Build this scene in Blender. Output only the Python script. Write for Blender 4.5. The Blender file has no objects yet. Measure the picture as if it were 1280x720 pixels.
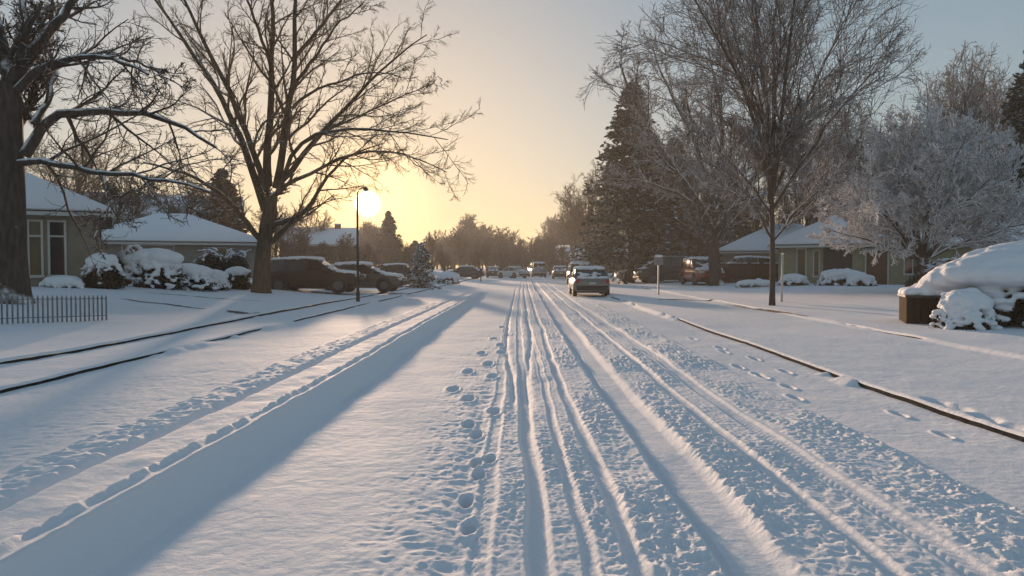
import bpy, bmesh, math, random
import numpy as np
from mathutils import Vector, Matrix, Euler

random.seed(7)
RNG = np.random.default_rng(11)
SC = bpy.context.scene
COL = SC.collection
R = math.radians
UP = np.array([0., 0., 1.])

# ------------------------------------------------------------------ camera
F = 900.0                                   # focal length in photo pixels (1280 wide)
EYE = 1.5
YAW = math.atan(15 / F); PITCH = math.atan(27 / F)
cam_d = bpy.data.cameras.new('camera'); cam = bpy.data.objects.new('camera', cam_d)
COL.objects.link(cam); SC.camera = cam
cam_d.sensor_width = 36; cam_d.lens = 36 * F / 1280
cam_d.clip_start = .05; cam_d.clip_end = 5000
cam.location = (0, 0, EYE)
cam.rotation_euler = Euler((math.pi / 2 - PITCH, 0, YAW), 'XYZ')
CM = np.array(cam.rotation_euler.to_matrix())

def ray(px, py):
    v = CM @ np.array([(px - 640) / F, (360 - py) / F, -1.0])
    return v / v[1]
def at(px, py, d):
    r = ray(px, py) * d
    return np.array([r[0], d, r[2] + EYE])

# ------------------------------------------------------------------ noise
_T = RNG.random((512, 512))
def vnoise(x, y):
    x = np.asarray(x, float); y = np.asarray(y, float)
    xi = np.floor(x).astype(np.int64); yi = np.floor(y).astype(np.int64)
    fx = x - xi; fy = y - yi
    fx = fx * fx * (3 - 2 * fx); fy = fy * fy * (3 - 2 * fy)
    a = _T[xi & 511, yi & 511]; b = _T[(xi + 1) & 511, yi & 511]
    c = _T[xi & 511, (yi + 1) & 511]; d = _T[(xi + 1) & 511, (yi + 1) & 511]
    return (a * (1 - fx) + b * fx) * (1 - fy) + (c * (1 - fx) + d * fx) * fy - .5
def rot(x, y, a): return x * math.cos(a) - y * math.sin(a), x * math.sin(a) + y * math.cos(a)
def fbm(x, y, o=3):
    s = 0; amp = 1
    for i in range(o):
        x2, y2 = rot(x, y, .7 * i + .35)
        s = s + amp * vnoise(x2 * 2 ** i + 17.3 * i, y2 * 2 ** i + 5.1 * i); amp *= .5
    return s
def sst(a, b, x):
    t = np.clip((np.asarray(x, float) - a) / (b - a), 0, 1); return t * t * (3 - 2 * t)

# ------------------------------------------------------------------ materials
MAT = {}
def mat(name, col=(.5, .5, .5), rough=.7, metal=0, spec=.4, noise=0, nscale=8, bump=0, bscale=40, bdist=.01, emit=None, estr=0, coat=0, trans=0):
    m = bpy.data.materials.new(name); m.use_nodes = True
    nt = m.node_tree; n = nt.nodes; l = nt.links
    b = n['Principled BSDF']
    b.inputs['Base Color'].default_value = (*col, 1)
    b.inputs['Roughness'].default_value = rough; b.inputs['Metallic'].default_value = metal
    b.inputs['Specular IOR Level'].default_value = spec
    b.inputs['Coat Weight'].default_value = coat
    b.inputs['Transmission Weight'].default_value = trans
    if emit: b.inputs['Emission Color'].default_value = (*emit, 1); b.inputs['Emission Strength'].default_value = estr
    tc = n.new('ShaderNodeTexCoord')
    if noise:
        t = n.new('ShaderNodeTexNoise'); t.inputs['Scale'].default_value = nscale; t.inputs['Detail'].default_value = 6
        r = n.new('ShaderNodeValToRGB'); l.new(tc.outputs['Object'], t.inputs['Vector']); l.new(t.outputs['Fac'], r.inputs['Fac'])
        r.color_ramp.elements[0].position = .3; r.color_ramp.elements[1].position = .7
        r.color_ramp.elements[0].color = (*[c * (1 - noise) for c in col], 1)
        r.color_ramp.elements[1].color = (*[min(1, c * (1 + noise)) for c in col], 1)
        l.new(r.outputs['Color'], b.inputs['Base Color'])
    if bump:
        t2 = n.new('ShaderNodeTexNoise'); t2.inputs['Scale'].default_value = bscale; t2.inputs['Detail'].default_value = 5
        bp = n.new('ShaderNodeBump'); bp.inputs['Strength'].default_value = bump; bp.inputs['Distance'].default_value = bdist
        l.new(tc.outputs['Object'], t2.inputs['Vector']); l.new(t2.outputs['Fac'], bp.inputs['Height']); l.new(bp.outputs['Normal'], b.inputs['Normal'])
    MAT[name] = m
    return m

SNOWC = (.83, .83, .86)
def snow_mat(name, grain=1.0):
    m = bpy.data.materials.new(name); m.use_nodes = True
    nt = m.node_tree; n = nt.nodes; l = nt.links; b = n['Principled BSDF']
    b.inputs['Base Color'].default_value = (*SNOWC, 1); b.inputs['Roughness'].default_value = .85
    b.inputs['Specular IOR Level'].default_value = .12
    tc = n.new('ShaderNodeTexCoord')
    t1 = n.new('ShaderNodeTexNoise'); t1.inputs['Scale'].default_value = 9; t1.inputs['Detail'].default_value = 8; t1.inputs['Roughness'].default_value = .62
    t2 = n.new('ShaderNodeTexNoise'); t2.inputs['Scale'].default_value = 70; t2.inputs['Detail'].default_value = 4; t2.inputs['Roughness'].default_value = .7
    b1 = n.new('ShaderNodeBump'); b1.inputs['Strength'].default_value = .5 * grain; b1.inputs['Distance'].default_value = .03
    b2 = n.new('ShaderNodeBump'); b2.inputs['Strength'].default_value = .5 * grain; b2.inputs['Distance'].default_value = .006
    for t in (t1, t2): l.new(tc.outputs['Object'], t.inputs['Vector'])
    l.new(t1.outputs['Fac'], b1.inputs['Height']); l.new(t2.outputs['Fac'], b2.inputs['Height'])
    l.new(b1.outputs['Normal'], b2.inputs['Normal']); l.new(b2.outputs['Normal'], b.inputs['Normal'])
    MAT[name] = m; return m
snow_mat('snow', 1.0); snow_mat('snow_soft', .6)

def snowy(name, col, lo=.25, hi=.6, cover=1.0, nsc=3.0, rough=.85, two=.35):
    """bark / needles / roofing with snow lying on whatever faces the sky"""
    m = bpy.data.materials.new(name); m.use_nodes = True
    nt = m.node_tree; n = nt.nodes; l = nt.links; b = n['Principled BSDF']
    b.inputs['Roughness'].default_value = rough; b.inputs['Specular IOR Level'].default_value = .2
    g = n.new('ShaderNodeNewGeometry'); s = n.new('ShaderNodeSeparateXYZ'); l.new(g.outputs['Normal'], s.inputs[0])
    tc = n.new('ShaderNodeTexCoord'); t = n.new('ShaderNodeTexNoise'); t.inputs['Scale'].default_value = nsc; t.inputs['Detail'].default_value = 3
    l.new(tc.outputs['Object'], t.inputs['Vector'])
    a = n.new('ShaderNodeMath'); a.operation = 'MULTIPLY_ADD'; a.inputs[1].default_value = 1.1; a.inputs[2].default_value = -.55
    l.new(t.outputs['Fac'], a.inputs[0])
    ad = n.new('ShaderNodeMath'); ad.operation = 'ADD'; l.new(s.outputs['Z'], ad.inputs[0]); l.new(a.outputs[0], ad.inputs[1])
    mr = n.new('ShaderNodeMapRange'); mr.interpolation_type = 'SMOOTHSTEP'
    mr.inputs['From Min'].default_value = lo; mr.inputs['From Max'].default_value = hi
    mr.inputs['To Max'].default_value = cover
    l.new(ad.outputs[0], mr.inputs['Value'])
    t2 = n.new('ShaderNodeTexNoise'); t2.inputs['Scale'].default_value = 11; t2.inputs['Detail'].default_value = 5
    mp = n.new('ShaderNodeMapping'); mp.inputs['Scale'].default_value = (1, 1, .25)
    l.new(tc.outputs['Object'], mp.inputs[0]); l.new(mp.outputs[0], t2.inputs['Vector'])
    r = n.new('ShaderNodeValToRGB'); l.new(t2.outputs['Fac'], r.inputs['Fac'])
    r.color_ramp.elements[0].position = .35; r.color_ramp.elements[1].position = .7
    r.color_ramp.elements[0].color = (*[c * (1 - two) for c in col], 1); r.color_ramp.elements[1].color = (*[c * (1 + two) for c in col], 1)
    mx = n.new('ShaderNodeMix'); mx.data_type = 'RGBA'; l.new(mr.outputs[0], mx.inputs[0]); l.new(r.outputs[0], mx.inputs[6]); mx.inputs[7].default_value = (*SNOWC, 1)
    l.new(mx.outputs[2], b.inputs['Base Color'])
    bp = n.new('ShaderNodeBump'); bp.inputs['Strength'].default_value = .5; bp.inputs['Distance'].default_value = .02
    l.new(t2.outputs['Fac'], bp.inputs['Height']); l.new(bp.outputs['Normal'], b.inputs['Normal'])
    MAT[name] = m; return m
snowy('bark_dark', (.055, .042, .034), .45, .8, .95)
snowy('bark_twig', (.085, .062, .047), .5, .85, .9)
snowy('bark_snowy', (.065, .053, .047), .22, .55, 1.0)
snowy('twig_snowy', (.075, .058, .05), .05, .4, 1.0, 5)
snowy('twig_frosted', (.07, .06, .055), -.85, -.25, 1.0, 6)
snowy('bark_white', (.05, .04, .036), .0, .35, 1.0, 4)
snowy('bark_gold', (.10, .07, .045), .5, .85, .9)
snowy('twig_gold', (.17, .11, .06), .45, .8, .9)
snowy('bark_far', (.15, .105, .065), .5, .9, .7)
snowy('needles', (.028, .040, .026), .55, .95, .9, 1.6)
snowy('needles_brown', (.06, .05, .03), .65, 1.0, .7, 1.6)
snowy('needles_white', (.03, .045, .035), .1, .5, 1.0, 2.5)
snowy('leaf_brown', (.16, .085, .04), .55, .9, .8, 4)
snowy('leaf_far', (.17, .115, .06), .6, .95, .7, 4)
snowy('leaf_shrub', (.014, .020, .012), 1.0, 1.4, .8, 4)
mat('stucco_olive', (.235, .205, .158), .9, noise=.12, nscale=2.5, bump=.4, bscale=30)
mat('stucco_grey', (.25, .235, .205), .9, noise=.1, nscale=2, bump=.3, bscale=30)
mat('siding_green', (.27, .26, .17), .85, noise=.12, nscale=3, bump=.3, bscale=20)
mat('brick_red', (.17, .07, .045), .9, noise=.3, nscale=14, bump=.4)
mat('brown_wall', (.15, .09, .065), .85, noise=.2, nscale=4)
mat('trim', (.5, .49, .45), .6, noise=.06)
mat('trim_dark', (.055, .045, .04), .6, noise=.1)
mat('glass_dark', (.02, .024, .03), .08, spec=.6, noise=.3, nscale=1.5)
mat('car_glass', (.015, .018, .022), .07, spec=.6)
mat('shingle', (.07, .065, .065), .9, noise=.2, nscale=8)
mat('door_brown', (.12, .055, .03), .55, noise=.15)
mat('door_and_shade_dark', (.04, .035, .035), .5, noise=.15)
mat('wood_fence', (.075, .038, .024), .85, noise=.3, nscale=5, bump=.3)
mat('wood_box', (.045, .028, .018), .95, spec=.08, noise=.3, nscale=5, bump=.4)
mat('metal_dark', (.035, .035, .038), .45, metal=.6, noise=.15)
mat('metal_grey', (.22, .22, .23), .5, metal=.5, noise=.12)
mat('picket', (.20, .20, .21), .7, noise=.2)
mat('kerb_dark', (.035, .031, .029), 1.0, spec=.03, noise=.5, nscale=9, bump=.5)
mat('asphalt', (.045, .045, .05), .8, noise=.3, nscale=20, bump=.5)
mat('tyre', (.02, .02, .021), .85, noise=.2)
mat('rim', (.10, .10, .105), .5, metal=.3, noise=.1)
mat('rubber_trim', (.02, .02, .02), .6, noise=.1)
mat('lamp_red', (.32, .02, .015), .25, noise=.1)
mat('lamp_clear', (.62, .62, .6), .15, noise=.05)
mat('lamp_lit', (.8, .6, .4), .2, emit=(1, .62, .33), estr=2.5)
mat('chrome', (.5, .5, .5), .25, metal=.9, noise=.05)
mat('plate', (.5, .5, .48), .5, noise=.05)
mat('soil', (.05, .04, .03), .95, noise=.3, nscale=20)
mat('lamp_glass', (.75, .74, .7), .3, noise=.04)

# ------------------------------------------------------------------ mesh helpers
def link(name, me, material, parent=None, smooth=False, loc=None):
    o = bpy.data.objects.new(name, me); COL.objects.link(o)
    if material is not None and not me.materials: me.materials.append(MAT[material])
    if parent is not None: o.parent = parent
    if loc is not None: o.location = loc
    if smooth: me.polygons.foreach_set('use_smooth', np.ones(len(me.polygons), bool))
    return o
def mesh_np(name, V, Fq):
    """V (n,3), Fq (m,k) array"""
    me = bpy.data.meshes.new(name)
    V = np.ascontiguousarray(V, np.float32); Fq = np.ascontiguousarray(Fq, np.int32); m, k = Fq.shape
    me.vertices.add(len(V)); me.vertices.foreach_set('co', V.ravel())
    me.loops.add(m * k); me.loops.foreach_set('vertex_index', Fq.ravel())
    me.polygons.add(m); me.polygons.foreach_set('loop_start', np.arange(0, m * k, k, dtype=np.int32))
    me.update(calc_edges=True)
    return me
def tag(o, label=None, cat=None, group=None, kind=None):
    if label: o['label'] = label
    if cat: o['category'] = cat
    if group: o['group'] = group
    if kind: o['kind'] = kind
    return o
def empty(name, loc, rz=0, label=None, cat=None, group=None):
    o = bpy.data.objects.new(name, None); COL.objects.link(o)
    o.location = [float(v) for v in loc]; o.rotation_euler = (0, 0, rz); o.empty_display_size = .3
    return tag(o, label, cat, group)
def copy_tree(o, parent=None):
    c = o.copy(); COL.objects.link(c)
    if parent is not None: c.parent = parent
    for ch in [x for x in COL.objects if x.parent == o]: copy_tree(ch, c)
    return c

def _ico(sub):
    bm = bmesh.new(); bmesh.ops.create_icosphere(bm, subdivisions=sub, radius=1)
    V = np.array([v.co for v in bm.verts]); Q = np.array([[v.index for v in f.verts] for f in bm.faces]); bm.free(); return V, Q
ICO = _ico(2)
class Lumps:
    """many small snow balls, welded by remesh() into one snow mass"""
    def __init__(s): s.p = []
    def ball(s, c, r, sub=2):
        s.p.append((ICO[0] * np.array(r) + np.array(c), ICO[1])); return s
    def mesh(s):
        V, Q = join(s.p); return mesh_np('lumps', V, Q)
class MB:
    def __init__(s): s.bm = bmesh.new()
    def box(s, a, b, bev=0):
        a = Vector(a); b = Vector(b); c = (a + b) / 2; d = b - a
        g = bmesh.ops.create_cube(s.bm, size=1, matrix=Matrix.Translation(c) @ Matrix.Diagonal((abs(d.x), abs(d.y), abs(d.z), 1)))
        if bev:
            ed = list({e for v in g['verts'] for e in v.link_edges})
            bmesh.ops.bevel(s.bm, geom=ed, offset=bev, segments=2, affect='EDGES', profile=.5)
        return s
    def cyl(s, p0, p1, r0, r1=None, n=12):
        p0 = Vector(p0); p1 = Vector(p1); r1 = r0 if r1 is None else r1; d = p1 - p0
        q = d.to_track_quat('Z', 'Y').to_matrix().to_4x4()
        bmesh.ops.create_cone(s.bm, cap_ends=True, segments=n, radius1=r0, radius2=r1, depth=d.length, matrix=Matrix.Translation((p0 + p1) / 2) @ q)
        return s
    def ball(s, c, r, sub=2):
        r = (r, r, r) if not hasattr(r, '__len__') else r
        bmesh.ops.create_icosphere(s.bm, subdivisions=sub, radius=1, matrix=Matrix.Translation(c) @ Matrix.Diagonal((*r, 1)))
        return s
    def tube(s, pts, rr, n=8):
        pts = [Vector(p) for p in pts]; rings = []
        for i, p in enumerate(pts):
            t = (pts[min(i + 1, len(pts) - 1)] - pts[max(i - 1, 0)]).normalized()
            ref = Vector((0, 0, 1)) if abs(t.z) < .9 else Vector((1, 0, 0))
            u = t.cross(ref).normalized(); v = t.cross(u).normalized()
            r = rr[i] if hasattr(rr, '__len__') else rr
            rings.append([s.bm.verts.new(p + (u * math.cos(2 * math.pi * k / n) + v * math.sin(2 * math.pi * k / n)) * r) for k in range(n)])
        for a, b in zip(rings, rings[1:]):
            for k in range(n): s.bm.faces.new((a[k], a[(k + 1) % n], b[(k + 1) % n], b[k]))
        s.bm.faces.new(rings[0]); s.bm.faces.new(rings[-1]); return s
    def loft(s, rings):
        """rings: list of equally long lists of points"""
        rv = [[s.bm.verts.new(p) for p in r] for r in rings]; n = len(rv[0])
        for a, b in zip(rv, rv[1:]):
            for k in range(n): s.bm.faces.new((a[k], a[(k + 1) % n], b[(k + 1) % n], b[k]))
        s.bm.faces.new(rv[0]); s.bm.faces.new(rv[-1]); return s
    def poly(s, vs, fs):
        v = [s.bm.verts.new(p) for p in vs]
        for f in fs: s.bm.faces.new([v[i] for i in f])
        return s
    def build(s, name, material, parent=None, smooth=False):
        bmesh.ops.recalc_face_normals(s.bm, faces=s.bm.faces[:])
        me = bpy.data.meshes.new(name); s.bm.to_mesh(me); s.bm.free()
        return link(name, me, material, parent, smooth)

# ------------------------------------------------------------------ terrain
KL, SL = -6.1, -7.4          # left kerb, far edge of left pavement
KR, SR = 4.2, 7.7            # right kerb, far edge of right pavement
def lawn_l(x):  return .13 + .62 * sst(0, 9.5, SL - x)
def lawn_r(x):  return .10 + .30 * sst(0, 10, x - SR)
def swell(x, y): return .035 * fbm(x * .35, y * .35, 2) + .012 * fbm(x * 1.7, y * 1.7, 2)
def base_h(x, y):
    x = np.asarray(x, float); y = np.asarray(y, float)
    z = np.where(x < SL, lawn_l(x) + .05, np.where(x < KL, .075, np.where(x > SR, lawn_r(x) + .05, np.where(x > KR, .065, 0))))
    return z
def gz(x, y):
    return float(base_h(x, y) + swell(np.array(x), np.array(y)))
def ground_at(px, py):
    d = 10.0; r = ray(px, py)
    for i in range(4000):
        if EYE + r[2] * d <= gz(r[0] * d, d): break
        d += .05
    return np.array([r[0] * d, d, gz(r[0] * d, d)])
def on(px, d):
    """a spot on the ground at depth d under photo column px"""
    x = ray(px, 333)[0] * d
    return np.array([x, d, gz(x, d)])

def ys():
    y = -6.0; out = []
    while y < 700:
        out.append(y)
        if y < 2: y += .12
        else: y += max(.0135, .62 * y * y / 1350)
        if y > 60 and out[-1] <= 60: pass
    return np.array([v if v < 120 else v for v in out])
YS = ys()
YC = YS.copy()

foot = []
for cx, cy in ((310,225),(350,250),(415,190),(418,283),(350,320),(372,345),(403,158),(350,178),(385,130),(418,92),(408,410),(378,452),(352,592),(435,110),(437,128),(440,62),(455,80),(372,420),(345,520)):
    p = at(420 + cx / 2.117, 380 + cy / 2.117, 1); dd = EYE / max(1e-6, (EYE - p[2])); foot.append((p[0] * dd, dd, 1.0))
for cx, cy in ((55,93),(128,118),(218,145),(228,185),(300,178),(308,216),(325,245),(600,290),(718,347),(175,165),(137,128),(240,190)):
    p = at(840 + cx / 2.118, 380 + cy / 2.118, 1); dd = EYE / max(1e-6, (EYE - p[2])); foot.append((p[0] * dd, dd, .8))
foot_side = []
for cx, cy in ((700,262),(755,278),(830,305),(900,330)):
    p = at(840 + cx / 2.118, 380 + cy / 2.118, 1); dd = (EYE - .065) / max(1e-6, (EYE - p[2])); foot_side.append((p[0] * dd, dd, .7))

def lumps(X, Y, s, seed):
    wx = X + .5 * s * vnoise(X / s * .7 + seed, Y / s * .7); wy = Y * .8 + .5 * s * vnoise(X / s * .7, Y / s * .7 + seed + 9)
    a = np.abs(vnoise(wx / s + seed, wy / s)) * 2
    b = np.abs(vnoise(wx / s * 2.1 + 3 * seed, wy / s * 2.1 + 4)) * 2
    return (1 - a) * .65 + (1 - b) * .35 - .5
def band(u, a, b, e=.05): return sst(a - e, a + e, u) * (1 - sst(b - e, b + e, u))

def road_z(X, Y):
    drift = -.30 * (1 - np.exp(-np.clip(Y - 4, 0, None) / 14)) * np.exp(-np.clip(X, 0, None) / 2.2)
    U = X - drift + .10 * vnoise(Y * .11, Y * 0 + 2.5) * sst(3, 9, Y) + .03 * vnoise(Y * .25, X * 0 + 3) + .035 * vnoise(X * 3, Y * 1.3)
    far = 1.0 / (1 + (Y / 34) ** 2)
    z = swell(X, Y) + .003 * fbm(X * 9, Y * 9, 2)
    # lumpy churned rows between the wheel ruts
    for a, b, h, s in ((-.16,.02,.020,.055),(.155,.29,.028,.05),(.37,.52,.026,.055),(.62,.98,.038,.07),(1.36,1.74,.036,.07),(1.86,2.08,.03,.06),(2.34,3.02,.036,.075)):
        mk = band(U, a, b, .035) * (.65 + .7 * np.clip(vnoise(X * 1.1 + 5, Y * .6) + .5, 0, 1))
        mk = mk * (.35 + .65 * sst(-.25, .25, vnoise(X * 2.3 + a * 9, Y * .9)))
        z = z + mk * (h * 1.0 * lumps(X, Y, s * .75, a * 10 + 31) + h * .5 * lumps(X, Y, s * 2.2, a * 7 + 3) + h * .4 * lumps(X * 1.2, Y * .8, s * .4, a * 5 + 13) + h * .35)
    # ruts pressed flat
    for kk, (c, w, dp) in enumerate(((.088,.055,.034),(.33,.035,.02),(.57,.045,.026),(1.16,.17,.04),(1.80,.045,.022),(2.20,.075,.028),(1.0,.04,.02),(-.22,.05,.02))):
        t = np.abs(U - c - .07 * vnoise(Y * .17 + 7 * kk, Y * 0 + kk) * sst(4, 10, Y)) / w
        z = z + .0022 * np.sin(Y * 78 + 9 * np.abs(U - c) / w) * (t < 1) * (w < .1)
        z = z - dp * (1 if kk in (0, 3) else .62) * (1 - sst(.7, 1.3, t)) * (1 - (.75 * sst(8, 12, Y) if kk in (0, 1, 7) else 0))
        z = z + .006 * np.exp(-((t - 1.35) / .25) ** 2)
    # churned surface fading out to the left
    mk = band(U, -1.05, -.18, .18) * (.35 + .65 * sst(-1.0, -.4, U)) * sst(26, 9, Y)
    z = z + mk * .015 * lumps(X, Y, .07, 77) + mk * .010 * lumps(X, Y, .2, 8)
    # trodden trench with the footprints
    z = z - .022 * np.exp(-((U + .36 + .05 * vnoise(Y * .9, Y * 0)) / .10) ** 2) * sst(13, 6, Y)
    # two thin tracks that swing together
    for sx in (-1, 1):
        c = .05 + sx * (.09 + .16 * sst(8.5, 15, Y))
        z = z - .04 * np.exp(-((U - c) / .035) ** 2) * sst(7.0, 8.5, Y) * sst(60, 30, Y)
    # windrow left by the plough
    cr = -2.28 + .012 * vnoise(Y * .5, Y * 0 + 8)
    end = sst(44, 34, Y)
    t = X - cr
    prof = np.where(t > 0, .75 * np.exp(-(t / .045)) + .25, 1) * np.where(t > 0, np.clip(1 - t / .42, 0, 1) ** .8, np.exp(-(t / .05) ** 2)); prof = np.where(t > 0, 1, np.where(t > -.12, 1 + 1.3 * t, .844 * np.exp(-((t + .12) / .05) ** 2))); prof = np.where(t > 0, .25 * np.exp(-(t / .04)) * np.clip(1 - t / .25, 0, 1) + .75 * np.clip(1 - t / .25, 0, 1) ** 1.1, prof)
    z = z + end * (.195 + .012 * vnoise(Y * 1.3, Y * 0 + 1)) * prof
    z = z + end * .006 * vnoise(X * 14, Y * 9) * prof
    z = z - end * .045 * np.exp(-((t - .27) / .045) ** 2) * sst(-.1, .25, vnoise(Y * .7, Y * 0 + 40))
    # behind the windrow: shelf with a ragged rim, a long groove, a churned row
    z = z + end * .055 * band(t + .035 * vnoise(Y * 4.5, Y * 0 + 70) + .025 * vnoise(Y * 13, Y * 0 + 71), -.84, -.10, .04) * (1 + .3 * vnoise(X * 5, Y * 4)) + end * .02 * np.exp(-((t + .34) / .07) ** 2) * lumps(X, Y, .07, 81)
    z = z - end * .06 * np.exp(-((t + .235 + .025 * vnoise(Y * 3.2, Y * 0 + 6)) / .05) ** 2)
    z = z - end * .055 * np.exp(-((t + .92) / .07) ** 2)
    mk = band(t, -1.5, -1.0, .07) * end
    z = z + mk * (.035 * lumps(X, Y, .11, 55) + .028)
    mk = band(t, -2.9, -1.5, .3) * sst(30, 10, Y)
    z = z + mk * .010 * lumps(X, Y, .1, 15)
    # banked snow lying against the kerbs, here and there
    z = z + .07 * sst(.30, 0, np.abs(X - KL)) * sst(.10, .32, vnoise(Y * .45, Y * 0 + 20) + .25 * vnoise(Y * 3, Y * 0 + 21))
    z = z + .085 * sst(.22, 0, np.abs(X - KR)) * sst(.12, .30, vnoise(Y * .38 + 2.3, Y * 0 + 23) + .35 * vnoise(Y * 3.5, Y * 0 + 24) - .12 * sst(9.5, 8, Y) - .1 + .3 * sst(14, 20, Y))
    z = z + .024 * sst(.35, .02, np.abs(X - KL)) + .016 * sst(.3, .02, np.abs(X - KR))
    for fx, fy, s in foot:
        m = (np.abs(X - fx) < .4) & (np.abs(Y - fy) < .6)
        if not m.any(): continue
        s = s * (.6 + .4 * sst(5, 9, fy)); e = np.sqrt(((X[m] - fx) / (.062 * s)) ** 2 + ((Y[m] - fy) / (.13 * s + .006 * fy)) ** 2)
        z[m] += -.085 * (1 - sst(.6, 1.25, e)) + .012 * np.exp(-((e - 1.5) / .3) ** 2)
    return z

def sheet(name, xs, ysv, zf, lip=None):
    X, Y = np.meshgrid(xs, ysv)
    Z = zf(X, Y)
    V = np.stack([X, Y, Z], -1).reshape(-1, 3)
    ny, nx = X.shape
    i = np.arange(ny - 1)[:, None] * nx + np.arange(nx - 1)[None, :]
    Fq = np.stack([i, i + 1, i + nx + 1, i + nx], -1).reshape(-1, 4)
    me = mesh_np(name, V, Fq)
    o = link(name, me, 'snow', None, True)
    tag(o, kind='structure'); return o
def cols(a, b, d0, g=0):
    """columns from a to b, spacing d0 growing by g per metre away from a"""
    out = [a]; s = 1 if b > a else -1
    while (b - out[-1]) * s > 0: out.append(out[-1] + s * (d0 + g * abs(out[-1] - a)))
    out[-1] = b
    if len(out) > 2 and abs(out[-2] - b) < d0 * .3: out.pop(-2)
    return np.array(sorted(out))
sheet('road', np.linspace(KL + .003, KR - .003, 880), YS, road_z)

def edge_round(d):      # snow lip rounding over an edge, d metres in from the edge
    return -.03 * (1 - np.sqrt(np.clip(1 - (1 - np.clip(d / .05, 0, 1)) ** 2, 0, 1)))
def pave_l(X, Y):
    z = base_h(X, Y) * 0 + .075 + .018 + swell(X, Y) * .8 + edge_round(KL - X) + .01 * fbm(X * 4, Y * 4, 2)
    z = z + .05 * sst(.2, 0, X - SL) * sst(.12, .3, vnoise(Y * .5, Y * 0 + 61) + .2 * vnoise(Y * 3.3, Y * 0))
    return z
def pave_r(X, Y):
    z = .065 + .024 + swell(X, Y) * .8 + edge_round(X - KR) + .006 * fbm(X * 4, Y * 4, 2)
    z = z + .055 * sst(.15, 0, SR - X) * sst(-.25, .05, vnoise(Y * .6, Y * 0 + 66) + .3 * vnoise(Y * 4, Y * 0))
    for fx, fy, s in foot_side:
        e = np.sqrt(((X - fx) / .08) ** 2 + ((Y - fy) / .2) ** 2); z = z - .05 * (1 - sst(.6, 1.2, e))
    return z
def l_lawn(X, Y):
    z = base_h(X - 1e-3, Y) + swell(X, Y) * 1.3 + edge_round(SL - X) * 1.4 + .01 * fbm(X * 2.5, Y * 2.5, 3)
    z = z + .03 * fbm(X * .8, Y * .8, 2) * sst(0, 2, SL - X)
    return z
def r_lawn(X, Y):
    z = base_h(X + 1e-3, Y) + swell(X, Y) * 1.3 + edge_round(X - SR) * 1.4 + .01 * fbm(X * 2.5, Y * 2.5, 3)
    z = z + .03 * fbm(X * .8, Y * .8, 2) * sst(0, 2, X - SR)
    return z
YM = YS[::2]
sheet('pavement_left', np.concatenate([np.linspace(SL + .003, KL - .12, 40), np.linspace(KL - .1, KL, 9)]), YM, pave_l)
sheet('pavement_right', np.concatenate([np.linspace(KR, KR + .1, 9), np.linspace(KR + .12, SR - .003, 110)]), YM, pave_r)
far = cols(SL - .1, -450, .04, .02)
sheet('lawn_left', np.concatenate([far, np.linspace(SL - .09, SL, 8)]), YM[::2], l_lawn)
far = cols(SR + .1, 450, .04, .02)
sheet('lawn_right', np.concatenate([np.linspace(SR, SR + .09, 8), far]), YM[::2], r_lawn)

def kerb(name, x0, side, lipf, m='kerb_dark'):
    """a kerb stone whose top lies just under the lip of the snow sheet above it; side: +1 goes on to the right"""
    yv = YM[YM < 300]; z = lipf(np.full((len(yv), 1), x0), yv[:, None])[:, 0] - .004; n = len(yv)
    joint = (np.floor(yv / 3.0) != np.floor(np.roll(yv, 1) / 3.0)); face = x0 - side * .003 + side * .012 * joint
    rows = [(face, np.full(n, -.3)), (face, z - .006), (np.full(n, x0 + side * .008), z), (np.full(n, x0 + side * .14), z - .02), (np.full(n, x0 + side * .14), np.full(n, -.3))]
    V = np.concatenate([np.stack([a, yv, b], -1) for a, b in rows]); i = np.arange(n - 1)
    Fq = np.concatenate([np.stack([i + k * n, i + 1 + k * n, i + 1 + (k + 1) * n, i + (k + 1) * n], -1) for k in range(4)])
    tag(link(name, mesh_np(name, V, Fq), m, None), kind='structure')
kerb('kerb_left', KL, -1, pave_l)
kerb('kerb_right', KR, 1, pave_r)
kerb('pavement_edge_left', SL, -1, l_lawn)
kerb('pavement_edge_right', SR, 1, r_lawn)

# ------------------------------------------------------------------ branches
def unit(v): return v / np.maximum(np.linalg.norm(v, axis=-1, keepdims=True), 1e-9)
def tubes(P, Rr, sides):
    """P (N,K,3), Rr (N,K) -> V, F"""
    N, K, _ = P.shape
    T = np.empty_like(P); T[:, 1:-1] = P[:, 2:] - P[:, :-2]; T[:, 0] = P[:, 1] - P[:, 0]; T[:, -1] = P[:, -1] - P[:, -2]
    T = unit(T); mean = unit(P[:, -1] - P[:, 0])
    ref = np.where(np.abs(mean[:, 2:3]) > .8, np.array([[1., 0, 0]]), np.array([[0., 0, 1]]))[:, None, :]
    U = unit(np.cross(T, np.broadcast_to(ref, T.shape))); W = np.cross(T, U)
    a = np.arange(sides) * 2 * math.pi / sides + (math.pi / 2 if sides == 3 else 0)
    ring = U[:, :, None, :] * np.cos(a)[None, None, :, None] + W[:, :, None, :] * np.sin(a)[None, None, :, None]
    V = P[:, :, None, :] + ring * Rr[:, :, None, None]
    V = V.reshape(-1, 3)
    idx = (np.arange(N)[:, None, None] * K + np.arange(K - 1)[None, :, None]) * sides + np.arange(sides)[None, None, :]
    nx = (np.arange(N)[:, None, None] * K + np.arange(K - 1)[None, :, None]) * sides + ((np.arange(sides) + 1) % sides)[None, None, :]
    Fq = np.stack([idx, nx, nx + sides, idx + sides], -1).reshape(-1, 4)
    return V, Fq
def join(parts):
    Vs, Fs, o = [], [], 0
    for V, Fq in parts:
        Vs.append(V); Fs.append(Fq + o); o += len(V)
    return np.concatenate(Vs), np.concatenate(Fs)
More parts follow.
